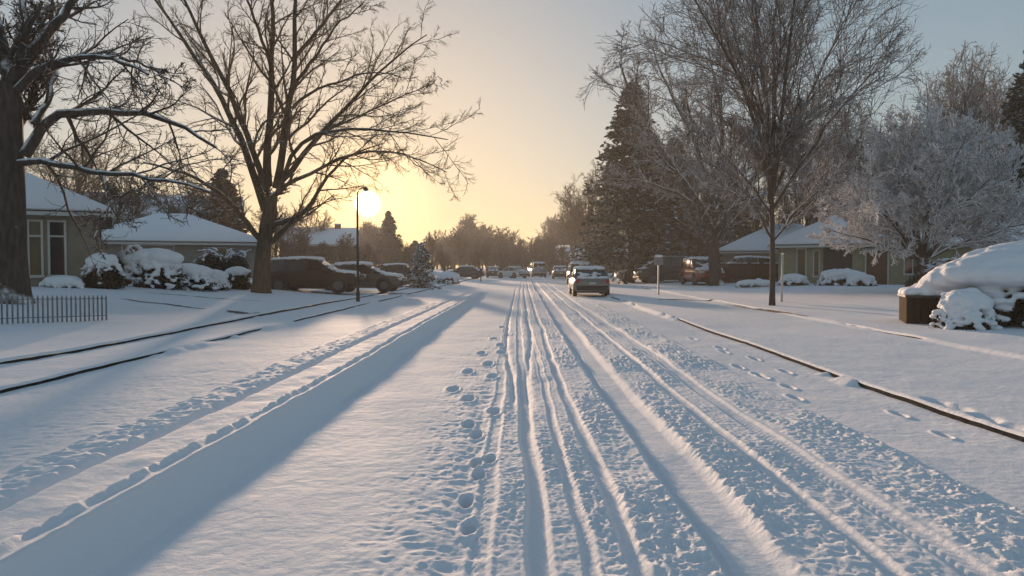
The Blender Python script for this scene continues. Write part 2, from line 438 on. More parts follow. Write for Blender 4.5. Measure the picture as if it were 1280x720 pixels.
def children(P, Rr, L, m, rng, ang=(30, 60), ratio=.55, t0=.2, K=5, jit=.22, trop=.08, rk=.55, rmin=.007, tip=.6, flat=0, droop=0, tpow=1.0):
    N, Kp, _ = P.shape
    t = t0 + (1 - t0) * (((np.arange(m)[None, :] + rng.random((N, m))) / m) ** tpow); t = np.clip(t, 0, .985)
    s = t * (Kp - 1); i = np.floor(s).astype(int); f = (s - i)[..., None]
    n = np.arange(N)[:, None]
    b = P[n, i] * (1 - f) + P[n, i + 1] * f
    tg = unit(P[n, i + 1] - P[n, i])
    r = Rr[n, i] * (1 - f[..., 0]) + Rr[n, i + 1] * f[..., 0]
    pr = rng.normal(size=b.shape); pr[..., 2] *= (1 - flat)
    pr = unit(pr - (pr * tg).sum(-1, keepdims=True) * tg)
    a = np.radians(rng.uniform(*ang, size=(N, m)))[..., None]
    d = unit(tg * np.cos(a) + pr * np.sin(a))
    ln = L[:, None] * ratio * (1.15 - .55 * t) * rng.uniform(.65, 1.25, (N, m))
    b = b.reshape(-1, 3); d = d.reshape(-1, 3); ln = ln.ravel(); r0 = np.maximum((r * rk).ravel(), rmin)
    return grow(b, d, ln, r0, rng, K, jit, trop, rmin, tip, droop)
def grow(b, d, ln, r0, rng, K, jit, trop, rmin, tip=.5, droop=0):
    n = len(b); P = np.empty((n, K, 3)); P[:, 0] = b; st = (ln / (K - 1))[:, None]
    for k in range(1, K):
        d = unit(d + rng.normal(size=d.shape) * jit + UP * (trop - droop * k / K)); P[:, k] = P[:, k - 1] + d * st
    q = np.linspace(0, 1, K)[None, :]
    Rr = r0[:, None] * (1 - q) + np.maximum(r0[:, None] * (1 - tip), rmin * .7) * q
    return P, Rr, ln
def resample(pts, K):
    pts = np.array(pts, float); d = np.r_[0, np.cumsum(np.linalg.norm(np.diff(pts, axis=0), axis=1))]
    t = np.linspace(0, d[-1], K)
    out = np.stack([np.interp(t, d, pts[:, k]) for k in range(3)], -1)
    for _ in range(2): out[1:-1] = (out[:-2] + 2 * out[1:-1] + out[2:]) / 4
    return out

def leaf_quads(C, size, rng, dirs=None, aspect=.45, flat=0):
    n = len(C)
    u = rng.normal(size=(n, 3)) if dirs is None else unit(dirs + rng.normal(size=(n, 3)) * .45)
    u[:, 2] *= (1 - flat); u = unit(u)
    w = rng.normal(size=(n, 3)); w[:, 2] *= (1 - flat); w = unit(np.cross(u, np.cross(u, w)))
    s = size * rng.uniform(.6, 1.4, (n, 1))
    V = np.stack([C - u * s * .5, C + w * s * aspect * .5, C + u * s * .5, C - w * s * aspect * .5], 1).reshape(-1, 3)
    return V, np.arange(n * 4).reshape(-1, 4)

def tree_object(name, base, trunk_parts, crown_parts, label, cat, group=None, mt='bark_dark', mc='bark_twig', extra=None):
    e = empty(name, base, 0, label, cat, group)
    b = np.array(base)
    V, Fq = join(trunk_parts); link('trunk', mesh_np('trunk', V - b, Fq), mt, e, True)
    V, Fq = join(crown_parts); link('crown', mesh_np('crown', V - b, Fq), mc, e, True)
    if extra:
        V, Fq = extra[0]; link(extra[2], mesh_np(extra[2], V - b, Fq), extra[1], e, False)
    return e
def trunk_poly(base, pts, r0, r1, flare=1.5, K=14, sides=12):
    P = resample(np.vstack([base - np.array([0, 0, .25]), base, pts]), K)[None]
    q = np.linspace(0, 1, K); Rr = (r0 * (1 - q) + r1 * q) * (1 + (flare - 1) * np.exp(-q * 14))
    return P, Rr[None]

def hero_tree(name, base, trunk_pts, r0, r1, limbs, label, dense, seed, mt, mc, auto=None, group=None, twig=.008, leaves=None, st=1.0, an=(28, 60), up=.04, rt=1.0):
    """limbs: list of (points Nx3, radius0, radius1)"""
    rng = np.random.default_rng(seed)
    tp, tr = trunk_poly(base, trunk_pts, r0, r1)
    LP = [resample(l[0], 12) + np.vstack([np.zeros((1, 3)), rng.normal(size=(11, 3)) * .03]) for l in limbs]
    LR = [np.linspace(l[1], l[2], 12) for l in limbs]
    P1 = np.array(LP); R1 = np.array(LR); L1 = np.linalg.norm(np.diff(P1, axis=1), axis=2).sum(1)
    if auto:
        m, ang, ratio, t0 = auto
        Lt = np.array([np.linalg.norm(np.diff(tp[0], axis=0), axis=1).sum()])
        Pa, Ra, La = children(tp, tr, Lt, m, rng, ang, ratio, t0, 12, .10, .06, .55, .03, .85)
        P1 = np.concatenate([P1, Pa]) if len(LP) else Pa; R1 = np.concatenate([R1, Ra]) if len(LP) else Ra; L1 = np.r_[L1, La] if len(LP) else La
    trunk = [tubes(tp, tr, 12), tubes(P1, R1, 8)]
    a, b, c, dd = dense
    P2, R2, L2 = children(P1, R1, L1, a, rng, an, .50 * rt, .12, 7, .16 * st, up, .5, .014, .75)
    P3, R3, L3 = children(P2, R2, L2, b, rng, an, .46 * rt, .12, 5, .2 * st, up * .8, .55, twig * 1.2, .6)
    P4, R4, L4 = children(P3, R3, L3, c, rng, an, .5, .1, 4, .22 * st, up * .6, .6, twig, .4)
    crown = [tubes(P2, R2, 5), tubes(P3, R3, 4), tubes(P4, R4, 3)]
    if dd:
        P5, R5, L5 = children(P4, R4, L4, dd, rng, (25, 60), .6, .1, 3, .25, .03, .8, twig * .85, .3)
        crown.append(tubes(P5, R5, 3))
    ex = None
    if leaves:
        keep = rng.random(len(P4)) < leaves[1]; C = P4[keep][:, 1:].reshape(-1, 3)
        ex = (leaf_quads(C + rng.normal(size=C.shape) * .06, leaves[0], rng), leaves[2], 'leaves')
    return tree_object(name, base, trunk, crown, label, 'tree', group, mt, mc, ex)

def px_limb(pts, d, dd, r0, r1, rng):
    """pixel polyline at depth d drifting to d+dd"""
    n = len(pts); out = []
    for i, (x, y) in enumerate(pts):
        out.append(at(x, y, d + dd * (i / (n - 1)) ** 1.1))
    return (np.array(out), r0, r1)

# ---- big street tree left of the lamp post
def tree_left_main():
    b = ground_at(326, 366); d = b[1]; rng = np.random.default_rng(3)
    L = [([(328,302),(300,268),(275,238),(235,215),(180,203)], -2.5, .13, .03),
         ([(331,262),(318,215),(300,165),(270,105),(225,45),(180,-20)], 2.5, .17, .04),
         ([(334,240),(310,170),(280,95),(245,35),(215,-40)], -1.5, .15, .04),
         ([(335,232),(333,190),(337,130),(341,60),(338,-60)], 1.0, .19, .05),
         ([(340,90),(325,45),(305,-10),(295,-60)], -2, .08, .03),
         ([(345,235),(352,205),(363,133),(370,67),(368,-60)], -1.0, .17, .05),
         ([(350,228),(362,225),(397,167),(447,120),(480,80),(533,43)], 1.5, .13, .022),
         ([(347,240),(362,195),(380,165),(440,160),(487,163),(560,175)], -2.5, .10, .018),
         ([(338,304),(384,262),(411,217),(445,186),(480,180)], 1.5, .12, .02),
         ([(350,236),(372,224),(413,207),(440,187),(500,190),(560,215)], 2.5, .09, .016),
         ([(366,135),(390,110),(430,103),(457,87),(500,95)], -1.5, .07, .018),
         ([(370,70),(400,35),(430,-5),(450,-40)], 2, .09, .03),
         ([(365,110),(395,70),(420,30),(455,5)], -3, .07, .02),
         ([(397,167),(440,150),(500,120),(545,105)], 3, .06, .015)]
    limbs = [px_limb(p, d, q, a, c, rng) for p, q, a, c in L]
    trunk = [at(328, 330, d), at(332, 290, d), at(340, 245, d)]
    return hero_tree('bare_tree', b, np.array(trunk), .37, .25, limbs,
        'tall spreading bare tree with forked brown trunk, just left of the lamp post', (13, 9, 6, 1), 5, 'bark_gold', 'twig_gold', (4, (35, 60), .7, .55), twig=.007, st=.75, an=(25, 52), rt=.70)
tree_left_main()

def tree_left_edge():
    b = ground_at(14, 378); d = b[1]; rng = np.random.default_rng(4)
    L = [([(15,105),(40,60),(75,25),(115,-30)], 1, .20, .05),
         ([(15,120),(35,90),(70,76),(110,72),(150,72),(185,95)], -1.5, .12, .03),
         ([(30,195),(42,155),(62,143),(90,137),(140,137),(190,143),(235,158),(270,185)], 1.0, .15, .035),
         ([(42,155),(60,125),(70,95),(65,70),(50,40)], 1.5, .09, .03),
         ([(12,205),(35,198),(62,198),(100,213),(150,219),(200,222),(262,240)], -1.2, .10, .028),
         ([(130,219),(134,240),(138,258),(122,288),(118,296)], -.8, .035, .015),
         ([(136,250),(160,240),(190,228)], -.6, .028, .012),
         ([(12,110),(2,60),(-10,0),(-20,-60)], .5, .2, .06),
         ([(12,140),(-30,90),(-90,60)], 0, .14, .04),
         ([(14,100),(25,50),(30,0),(45,-60)], 2, .15, .04),
         ([(150,72),(190,85),(230,110)], -.5, .04, .012)]
    limbs = [px_limb(p, d, q, a, c, rng) for p, q, a, c in L]
    trunk = [at(13, 330, d), at(13, 250, d), at(12, 170, d), at(12, 105, d)]
    return hero_tree('bare_tree', b, np.array(trunk), .40, .27, limbs,
        'thick dark tree with long snow-lined horizontal limbs at the left edge', (10, 8, 6, 1), 15, 'bark_snowy', 'bark_twig', (4, (40, 65), .7, .6), twig=.007, rt=.85)
tree_left_edge()

# ---- right-hand street trees
def tree_right_main():
    b = ground_at(965, 382); d = b[1]; rng = np.random.default_rng(6)
    L = [([(963,255),(955,175),(948,125),(940,101),(897,79),(853,61),(812,48)], 1.5, .07, .014),
         ([(963,225),(945,150),(915,80),(880,20),(850,-40)], -1.0, .07, .02),
         ([(963,235),(958,150),(950,60),(940,-40)], .8, .09, .03),
         ([(966,245),(975,160),(985,70),(1000,-40)], -.8, .08, .03),
         ([(967,240),(990,180),(1015,110),(1050,40),(1075,-10)], 1.2, .07, .02),
         ([(967,260),(995,215),(1030,160),(1070,110),(1105,80)], -1.2, .06, .015),
         ([(963,265),(930,220),(890,180),(850,150)], .5, .055, .014),
         ([(965,200),(968,110),(965,20),(975,-60)], 1.5, .07, .03),
         ([(960,170),(925,100),(895,30),(880,-30)], 2, .06, .02),
         ([(966,300),(940,250),(905,215),(870,195)], -1.5, .05, .012),
         ([(967,300),(995,262),(1025,235),(1060,205)], .6, .05, .012)]
    limbs = [px_limb(p, d, q, a, c, rng) for p, q, a, c in L]
    trunk = [at(966, 330, d), at(965, 270, d), at(962, 200, d)]
    return hero_tree('bare_tree', b, np.array(trunk), .095, .07, limbs,
        'slender vase-shaped bare tree dusted with snow beside the right pavement', (17, 11, 6, 1), 25, 'bark_snowy', 'twig_snowy', (5, (20, 40), .7, .7), twig=.007, st=.6, an=(25, 50), up=.04, rt=1.0)
tree_right_main()

def tree_leaning():
    b = ground_at(896, 357); d = b[1]; rng = np.random.default_rng(8)
    L = [([(891,292),(875,253),(835,202),(803,152),(785,110),(775,80)], -2, .26, .05),
         ([(891,285),(900,230),(905,160),(895,100),(885,60)], 2, .22, .05),
         ([(892,292),(925,250),(955,200),(1000,150),(1040,120)], -2, .2, .04),
         ([(880,262),(845,240),(800,225),(765,225)], 2, .12, .03),
         ([(894,270),(880,200),(850,140),(825,90),(815,55)], 3, .18, .04),
         ([(895,265),(925,200),(945,150),(960,90)], 2, .16, .04),
         ([(925,250),(965,240),(1010,225),(1045,215)], 3, .12, .03)]
    limbs = [px_limb(p, d, q, a, c, rng) for p, q, a, c in L]
    trunk = [at(893, 330, d), at(891, 290, d)]
    return hero_tree('bare_tree', b, np.array(trunk), .42, .32, limbs,
        'broad bare tree with thick left-leaning trunk between the red car and the brown fence', (17, 10, 6, 2), 35, 'bark_snowy', 'twig_snowy', (5, (40, 60), 1.0, .6), twig=.014, st=.65, an=(25, 50), rt=.68)
tree_leaning()

def ornamental():
    b = on(1153, 29.5); d = b[1]; rng = np.random.default_rng(9)
    L = []
    for k, (x, y, q) in enumerate([(1030,285,-1),(1045,250,1),(1060,215,-1.5),(1085,190,1.5),(1110,175,0),(1140,165,-1),(1175,160,1),(1210,165,-1.5),
                    (1245,180,1.2),(1280,200,-1),(1310,235,.5),(1320,270,-.6),(1120,200,2.8),(1180,200,-2.8),(1240,220,-2.5),(1080,245,-2.6),(1270,250,2.2),(1200,185,3),(1060,265,2),(1230,240,2.8)]):
        sx, sy = 1150 + (x - 1150) * .08, 322
        mx, my = 1150 + (x - 1150) * .42, 322 + (y - 322) * .50
        L.append(([(sx, sy), (1150 + (x - 1150) * .22, 322 + (y - 322) * .28), (mx, my), (1150 + (x - 1150) * .75, 322 + (y - 322) * .80), (x, y)], q, .07, .016))
    limbs = [px_limb(p, d, q, a, c, rng) for p, q, a, c in L]
    trunk = [at(1151, 345, d), at(1150, 322, d)]
    return hero_tree('ornamental_tree', b, np.array(trunk), .17, .14, limbs,
        'low round ornamental tree densely coated in white snow, behind the snow mound at right', (13, 10, 7, 3), 45, 'bark_white', 'twig_frosted', None, twig=.015, st=.7, an=(25, 50), rt=.85)
ornamental()

# ---- generic bare tree prototypes for the background
def proto_bare(seed, h, spread, n1, dense, mt, mc, name, label, twig, upright=.12, fork=.25, st=.6, leaves=None, r=None):
    rng = np.random.default_rng(seed)
    r = r or h * .022
    base = np.zeros(3)
    tp, tr = trunk_poly(base, np.array([[rng.normal() * .1, 0, h * .2], [rng.normal() * .2, .1, h * .42], [0, 0, h * .62]]), r, r * .45)
    Lt = np.array([h * .85])
    P1, R1, L1 = children(tp, tr, Lt, n1, rng, spread, .62, fork, 10, .09, upright, .62, .03, .85)
    P2, R2, L2 = children(P1, R1, L1, dense[0], rng, (25, 50), .45, .15, 6, .14, .06, .5, twig * 1.6, .7)
    P3, R3, L3 = children(P2, R2, L2, dense[1], rng, (28, 55), .5, .12, 4, .2, .04, .55, twig * 1.1, .5)
    P4, R4, L4 = children(P3, R3, L3, dense[2], rng, (28, 60), .55, .1, 3, .22, .03, .6, twig, .4)
    ex = None
    if leaves:
        C = np.concatenate([P4[:, 1:].reshape(-1, 3)]); C = C[rng.random(len(C)) < leaves[1]]
        ex = (leaf_quads(C + rng.normal(size=C.shape) * .1, leaves[0], rng), leaves[2], 'leaves')
    return tree_object(name, base, [tubes(tp, tr, 8), tubes(P1, R1, 6)], [tubes(P2, R2, 4), tubes(P3, R3, 3), tubes(P4, R4, 3)], label, 'tree', None, mt, mc, ex)

def conifer(name, seed, h, w, nb, label, material, lower=.06, qs=.3, group=None, fl=.25, ntw=9):
    rng = np.random.default_rng(seed)
    tp, tr = trunk_poly(np.zeros(3), np.array([[0, 0, h * .3], [.05, 0, h * .65], [0, 0, h * .99]]), h * .017, .01, 1.3)
    u = rng.random(nb) ** .85; z = h * (lower + (1 - lower) * u)
    ln = w * (1 - u) ** .8 * rng.uniform(.75, 1.15, nb) + w * .06
    az = rng.random(nb) * 2 * math.pi
    d = np.stack([np.cos(az), np.sin(az), .25 - .15 * (1 - u) + rng.normal(size=nb) * .1], -1)
    b = np.stack([np.zeros(nb), np.zeros(nb), z], -1)
    P1, R1, L1 = grow(b, unit(d), ln, np.full(nb, .025) + ln * .008, rng, 7, .06, -.05, .012, .7)
    P2, R2, L2 = children(P1, R1, L1, ntw, rng, (35, 65), .38, .1, 4, .12, -.06, .5, .01, .5, flat=.8)
    C = []; D = []
    for P, k in ((P1, 4), (P2, 5)):
        for j in range(k):
            n = P.shape[1]; s = rng.random(len(P)) * (n - 1.001); i = s.astype(int); f = (s - i)[:, None]; a = np.arange(len(P))
            C.append(P[a, i] * (1 - f) + P[a, i + 1] * f); D.append(unit(P[a, i + 1] - P[a, i]))
    C = np.concatenate(C); D = np.concatenate(D)
    C = C + rng.normal(size=C.shape) * .05 - UP * rng.random((len(C), 1)) * .08
    e = empty(name, (0, 0, 0), 0, label, 'tree', group)
    V, Fq = tubes(tp, tr, 8); link('trunk', mesh_np('trunk', V, Fq), 'bark_dark', e, True)
    V, Fq = join([tubes(P1, R1, 4), tubes(P2, R2, 3)]); Vl, Fl = leaf_quads(C, qs, rng, D, .38, fl)
    V, Fq = join([(V, Fq), (Vl, Fl)])
    link('crown', mesh_np('crown', V, Fq), material, e, False)
    return e
def place(e, px, d, scale=1, rz=0, label=None, group=None, first=False, x=None):
    o = e if first else copy_tree(e)
    p = on(px, d)
    o.location = (float(p[0]), float(p[1]), float(p[2]) - .1); o.rotation_euler = (0, 0, rz)
    o.scale = (scale, scale, scale) if not hasattr(scale, '__len__') else scale
    if label: o['label'] = label
    if group: o['group'] = group
    return o

spruce = conifer('spruce_tree', 21, 16.5, 4.6, 430, 'tall dark snow-dusted spruce on the right, its tip above the parked street car', 'needles', .10, .42, ntw=11)
place(spruce, 789, 60, 1, 0, first=True)
place(spruce, 842, 74, (.95, .95, .86), 2.1, 'dark spruce standing behind the black van, partly hidden by bare branches')
place(spruce, 1292, 46, (.8, .8, .95), 1.1, 'dark spruce cut off by the right edge of the photo')
place(spruce, 757, 92, (.8, .8, .62), 4.1, 'shorter hazy spruce behind the tall one on the right of the street')
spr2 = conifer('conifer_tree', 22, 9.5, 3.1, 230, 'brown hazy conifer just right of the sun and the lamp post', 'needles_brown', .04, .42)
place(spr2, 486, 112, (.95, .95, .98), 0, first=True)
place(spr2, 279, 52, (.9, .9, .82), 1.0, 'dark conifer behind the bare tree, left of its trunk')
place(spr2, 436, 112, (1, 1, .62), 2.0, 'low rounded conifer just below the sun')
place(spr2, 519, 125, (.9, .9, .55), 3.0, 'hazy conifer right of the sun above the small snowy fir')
fir = conifer('snowy_fir', 23, 3.0, 1.15, 150, 'small cone-shaped fir heaped with snow beside the left kerb', 'needles_white', .02, .2, fl=.3)
place(fir, 527, 47, 1, 0, first=True)

bareA = proto_bare(31, 14, (25, 48), 13, (10, 6, 5), 'bark_far', 'bark_far', 'background_tree', 'bare hazy tree', .016, .14)
bareB = proto_bare(32, 13, (18, 38), 15, (10, 6, 5), 'bark_far', 'bark_far', 'background_tree', 'upright bare tree', .016, .2, .12)
bareC = proto_bare(33, 11, (30, 60), 14, (10, 7, 5), 'bark_far', 'bark_far', 'background_tree', 'rounded bare tree', .016, .08, .2, (.16, .35, 'leaf_brown'))
bareD = proto_bare(34, 15, (14, 34), 18, (12, 7, 5), 'bark_snowy', 'twig_snowy', 'bare_tree', 'tall fan', .014, .2, .12)
place(bareD, 1190, 62, (1.25, 1.25, 1.32), .4, 'tall fan-shaped bare tree behind the ornamental tree, highest at upper right', first=True)
place(bareD, 1248, 66, (1.1, 1.1, 1.25), 2.4, 'fan-shaped bare tree close to the right edge behind the snowy tree')
place(bareD, 1068, 60, (1.1, 1.1, .98), 4.0, 'bare tree behind the green house, left of the gap of blue sky')
place(bareD, 1010, 72, (1.2, 1.2, 1.05), 1.4, 'bare snowy tree behind the left end of the green house roof')
place(bareC, 1040, 52, (.8, .8, .8), 1.0, 'brown-leaved tree catching orange sun over the green house roof', first=True)
place(bareC, 1105, 56, (.95, .95, .85), 3.0, 'brown-twigged tree behind the middle of the green house')
place(bareC, 1245, 54, (1, 1, .8), 5.0, 'dense twiggy tree behind the right side of the ornamental tree')
place(bareC, 945, 66, (1, 1, .95), 2.0, 'dense brown-leaved tree behind the brown fence')
place(bareA, 736, 84, (1, 1, .98), 1, 'bare tree with golden edges, leftmost of the tall trees on the right', first=True)
place(bareA, 716, 112, (.95, .95, .98), 3, 'hazy bare tree behind the parked street car')
place(bareA, 870, 88, (1.3, 1.3, 1.35), 5, 'tall bare tree showing above the leaning tree')
place(bareA, 100, 62, (1, 1, .98), 2, 'bare tree rising behind the roof of the first house')
place(bareC, 180, 66, (1.05, 1.05, .95), 2.5, 'brown-leaved tree behind the garage roof on the left')
place(bareC, 235, 60, (.95, .95, .85), .5, 'brown-leaved tree between the garage roof and the big bare tree')
place(bareC, 385, 92, (1.1, 1.1, .88), 4.2, 'rust-coloured tree behind the parked cars, left of the sun')
place(bareC, 345, 82, (.9, .9, .80), 3.3, 'rusty tree behind the trunk of the big bare tree')
place(bareC, 150, 50, (.7, .7, .72), 1.3, 'small twiggy tree between the two roofs on the left')
place(bareB, 20, 70, 1.0, 1, 'upright bare tree behind the thick trunk at the left edge', first=True)
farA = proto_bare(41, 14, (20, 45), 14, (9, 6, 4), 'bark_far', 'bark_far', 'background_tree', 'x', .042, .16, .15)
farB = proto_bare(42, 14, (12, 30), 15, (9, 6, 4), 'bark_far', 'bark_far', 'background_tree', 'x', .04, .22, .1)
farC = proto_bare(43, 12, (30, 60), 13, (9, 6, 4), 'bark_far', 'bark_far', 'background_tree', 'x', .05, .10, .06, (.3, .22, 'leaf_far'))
rg = random.Random(5)
used_far = set()
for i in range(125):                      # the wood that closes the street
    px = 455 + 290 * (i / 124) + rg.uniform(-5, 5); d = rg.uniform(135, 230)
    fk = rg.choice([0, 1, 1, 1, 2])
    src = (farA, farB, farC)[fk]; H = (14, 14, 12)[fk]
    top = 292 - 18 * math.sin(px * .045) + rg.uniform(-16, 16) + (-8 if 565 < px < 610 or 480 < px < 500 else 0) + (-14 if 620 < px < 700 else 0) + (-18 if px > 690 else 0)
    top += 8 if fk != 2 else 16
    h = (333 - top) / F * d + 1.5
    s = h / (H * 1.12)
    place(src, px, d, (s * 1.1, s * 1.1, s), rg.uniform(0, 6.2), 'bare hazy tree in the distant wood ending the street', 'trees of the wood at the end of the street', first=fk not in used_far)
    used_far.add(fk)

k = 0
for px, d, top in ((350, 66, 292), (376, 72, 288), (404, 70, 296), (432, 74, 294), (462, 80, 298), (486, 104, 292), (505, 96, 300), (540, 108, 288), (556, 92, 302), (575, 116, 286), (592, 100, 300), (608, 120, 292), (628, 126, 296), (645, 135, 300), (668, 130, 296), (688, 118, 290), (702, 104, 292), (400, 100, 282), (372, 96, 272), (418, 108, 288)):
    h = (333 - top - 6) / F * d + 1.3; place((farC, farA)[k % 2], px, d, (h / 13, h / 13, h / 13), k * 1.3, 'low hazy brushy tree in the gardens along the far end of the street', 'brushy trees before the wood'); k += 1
place(spruce, 905, 78, (1, 1, .80), 5.2, 'dark spruce behind the leaning tree, right of the red car')
place(bareD, 800, 96, (1.1, 1.1, 1.1), 2.2, 'tall bare tree behind the tip of the tall spruce')
place(bareC, 860, 70, (1.1, 1.1, 1.0), 2.6, 'brown-leaved tree behind the black van')
place(bareC, 985, 80, (1.2, 1.2, 1.15), 4.6, 'brown-leaved tree far behind the slender vase-shaped tree')
place(bareD, 1120, 70, (1.1, 1.1, 1.05), 5.6, 'bare snowy tree behind the middle of the green house roof')
place(bareC, 1180, 60, (1.1, 1.1, .9), .6, 'dense twiggy tree behind the centre of the ornamental tree')

# ------------------------------------------------------------------ snow masses and shrubs
def remesh(objm, voxel, name, material, parent, rel=None, jitter=.012):
    o = bpy.data.objects.new('tmp', objm); COL.objects.link(o)
    md = o.modifiers.new('r', 'REMESH'); md.mode = 'VOXEL'; md.voxel_size = voxel
    sm = o.modifiers.new('s', 'SMOOTH'); sm.iterations = 3; sm.factor = .5
    dg = bpy.context.evaluated_depsgraph_get(); me = bpy.data.meshes.new_from_object(o.evaluated_get(dg))
    bpy.data.objects.remove(o)
    V = np.empty(len(me.vertices) * 3, np.float32); me.vertices.foreach_get('co', V); V = V.reshape(-1, 3)
    V[:, 2] += jitter * fbm(V[:, 0] * 4 + V[:, 1] * 2, V[:, 2] * 4 + V[:, 1] * 3, 3); V[:, 0] += jitter * vnoise(V[:, 2] * 7, V[:, 1] * 7)
    me.vertices.foreach_set('co', V.ravel()); me.name = name
    me.materials.clear()
    nv = len(me.vertices); E = np.empty(len(me.edges) * 2, np.int32); me.edges.foreach_get('vertices', E); E = E.reshape(-1, 2)
    lab = np.arange(nv)
    while True:
        old = lab.copy(); mn = np.minimum(lab[E[:, 0]], lab[E[:, 1]])
        np.minimum.at(lab, E[:, 0], mn); np.minimum.at(lab, E[:, 1], mn); lab = lab[lab]
        if (old == lab).all(): break
    Fq = np.empty(len(me.polygons) * 4, np.int32); me.loops.foreach_get('vertex_index', Fq); Fq = Fq.reshape(-1, 4)
    ids, cnt = np.unique(lab, return_counts=True); order = np.argsort(-cnt); o = None
    for q, i in enumerate(ids[order][:10]):
        if q and cnt[order][q] < 60: break
        f = Fq[lab[Fq[:, 0]] == i]; us, inv = np.unique(f, return_inverse=True)
        ob = link(name, mesh_np(name, V[us], inv.reshape(-1, 4)), material, parent, True); o = o or ob
    return o

def laden_bush(name, base, rx, ry, h, label, seed, boughs=46, voxel=.04, lump=.10, leafn=4000, leaf=.09, open_low=.25, cat='bush', under='leaf_shrub', cap=True, group=None, hollow=None, capk=(26, .62)):
    rng = random.Random(seed); nr = np.random.default_rng(seed)
    e = empty(name, base, 0, label, cat, group)
    mb = Lumps()
    stems = MB()
    if cap:
        for i in range(capk[0]):
            a = rng.uniform(0, 6.28); q = math.sqrt(rng.random()) * capk[1]
            mb.ball((rx * q * math.cos(a), ry * q * math.sin(a), h * (1 - .35 * q * q - .30 * q ** 4) - lump * 1.1), (rx * .30, ry * .30, lump * 1.5), 2)
    for i in range(boughs):
        a = i * 2.399 + rng.uniform(-.2, .2); reach = rng.uniform(.7, 1.04); top = h * rng.uniform(.72, .98); end = h * rng.uniform(open_low * .4, open_low * 1.6)
        if hollow and abs((a - hollow[0] + math.pi) % (2 * math.pi) - math.pi) < hollow[1]: end = h * rng.uniform(.45, .62); reach *= .95
        pts = []
        for k in range(9):
            t = k / 8; rr = .12 + .88 * t * reach
            z = top * (1 - t ** 2.6) + end * t ** 2.6 - .10 * h * t
            wob = .08 * math.sin(5 * t + i)
            pts.append(Vector((rx * rr * math.cos(a + wob), ry * rr * math.sin(a + wob), z)))
        stems.tube([p - Vector((0, 0, lump * .6)) for p in pts], [.03 * (1 - .75 * k / 8) * (h / 1.8) + .004 for k in range(9)], 5)
        for k in range(2, 9):
            for j in range(2):
                p = pts[k].lerp(pts[k - 1], rng.random())
                s = lump * rng.uniform(.55, 1.15) * (1 - .35 * k / 8)
                if rng.random() < .12: continue
                mb.ball(p + Vector((rng.gauss(0, lump * .35), rng.gauss(0, lump * .35), rng.gauss(0, lump * .15))), (s * 1.25, s * 1.25, s * .62), 2)
    me = mb.mesh()
    remesh(me, voxel, 'snow_cover', 'snow_soft', e)
    stems.build('branches', 'bark_dark', e, True)
    # leaves below the snow
    u = nr.normal(size=(leafn, 3)); u = unit(u); u[:, 2] = np.abs(u[:, 2]); q = nr.uniform(.45, .95, (leafn, 1)) * (1 + .22 * vnoise(u[:, :1] * 3 + u[:, 2:] * 2 + seed, u[:, 1:2] * 3 - u[:, 2:] * 2))
    C = u * q * np.array([rx, ry, h * .88]); C[:, 2] = C[:, 2] * .92
    V, Fq = leaf_quads(C, leaf, nr, None, .5)
    # dense twiggy core
    link('foliage', mesh_np('foliage', V, Fq), under, e, False)
    return e

b = on(1322, 16.4)
laden_bush('snowy_bush', b, 2.60, 1.6, 1.80, 'huge snow-buried shrub with dark hollow below at the right edge', 51, 150, .03, .19, 26000, .10, .10, hollow=(-1.75, .55), capk=(130, .86))
# timber planter / bin enclosure left of it
pb = ground_at(1148, 404)
e = empty('timber_bin_store', pb, -.35, 'dark brown timber bin store capped with snow left of the snow mound', 'bin store')
mb = MB()
for k in range(5): mb.box((-.28 + k * .142, -.3, -.05), (-.28 + k * .142 + .134, -.275, .60))
for k in range(9): mb.box((-.29, -.27 + k * .132, -.05), (-.265, -.27 + k * .132 + .124, .60)); mb.box((.435, -.27 + k * .132, -.05), (.46, -.27 + k * .132 + .124, .60))
mb.box((-.26, -.27, -.05), (.43, .9, .57)); mb.build('boards', 'wood_box', e)
MB().box((-.33, -.36, .60), (.5, .95, .655), .01).build('lid', 'trim_dark', e)
mb = Lumps()
for i in range(34):
    x = random.uniform(-.22, .42); y = random.uniform(-.24, .85); mb.ball((x, y, .70 + .10 * min(1, (x + .3) * 1.1)), (.2, .2, .12 + .08 * (x > .1)), 2)
for i in range(12): mb.ball((.35 + random.uniform(-.1, .25), random.uniform(-.2, .8), .80), (.26, .26, .2), 2)
me = mb.mesh(); remesh(me, .03, 'snow_cap', 'snow_soft', e)
# drift joining the shrub
laden_bush('snowy_bush', on(1206, 15.7), .62, .6, .80, 'low drooping snow-laden shrub between the timber bin store and the huge snow mound', 52, 34, .028, .12, 2500, .09, .10)

# left-hand garden
def shrub_at(px, py, **k):
    p = ground_at(px, py); return p
laden_bush('clipped_shrub', on(129, 25.0), .70, .62, 1.22, 'dark round clipped shrub with a snow cap beside the corner of the first house', 61, 16, .04, .11, 7000, .07, .5, 'shrub')
laden_bush('dark_shrub', on(163, 30.0), 1.15, .9, 1.62, 'dark taller shrub between the clipped shrub and the garage wall', 62, 18, .05, .10, 7000, .09, .6, 'shrub', cap=False)
laden_bush('snowy_bush', on(193, 27.6), 1.35, 1.0, 1.48, 'tall snow-covered bush in front of the pale garage wall, left half of the snowy hedge', 63, 44, .04, .15, 6000, .09, .10)
laden_bush('snowy_bush', on(232, 28.6), 1.25, .9, .98, 'sprawling snow-covered bush, low right end of the snowy hedge by the garage', 64, 40, .04, .13, 4000, .08, .10)
laden_bush('snowy_bush', on(264, 29.6), .85, .7, .80, 'small snow-covered bush next to the dark hedge block near the big bare tree', 65, 26, .04, .12, 2500, .08, .12)
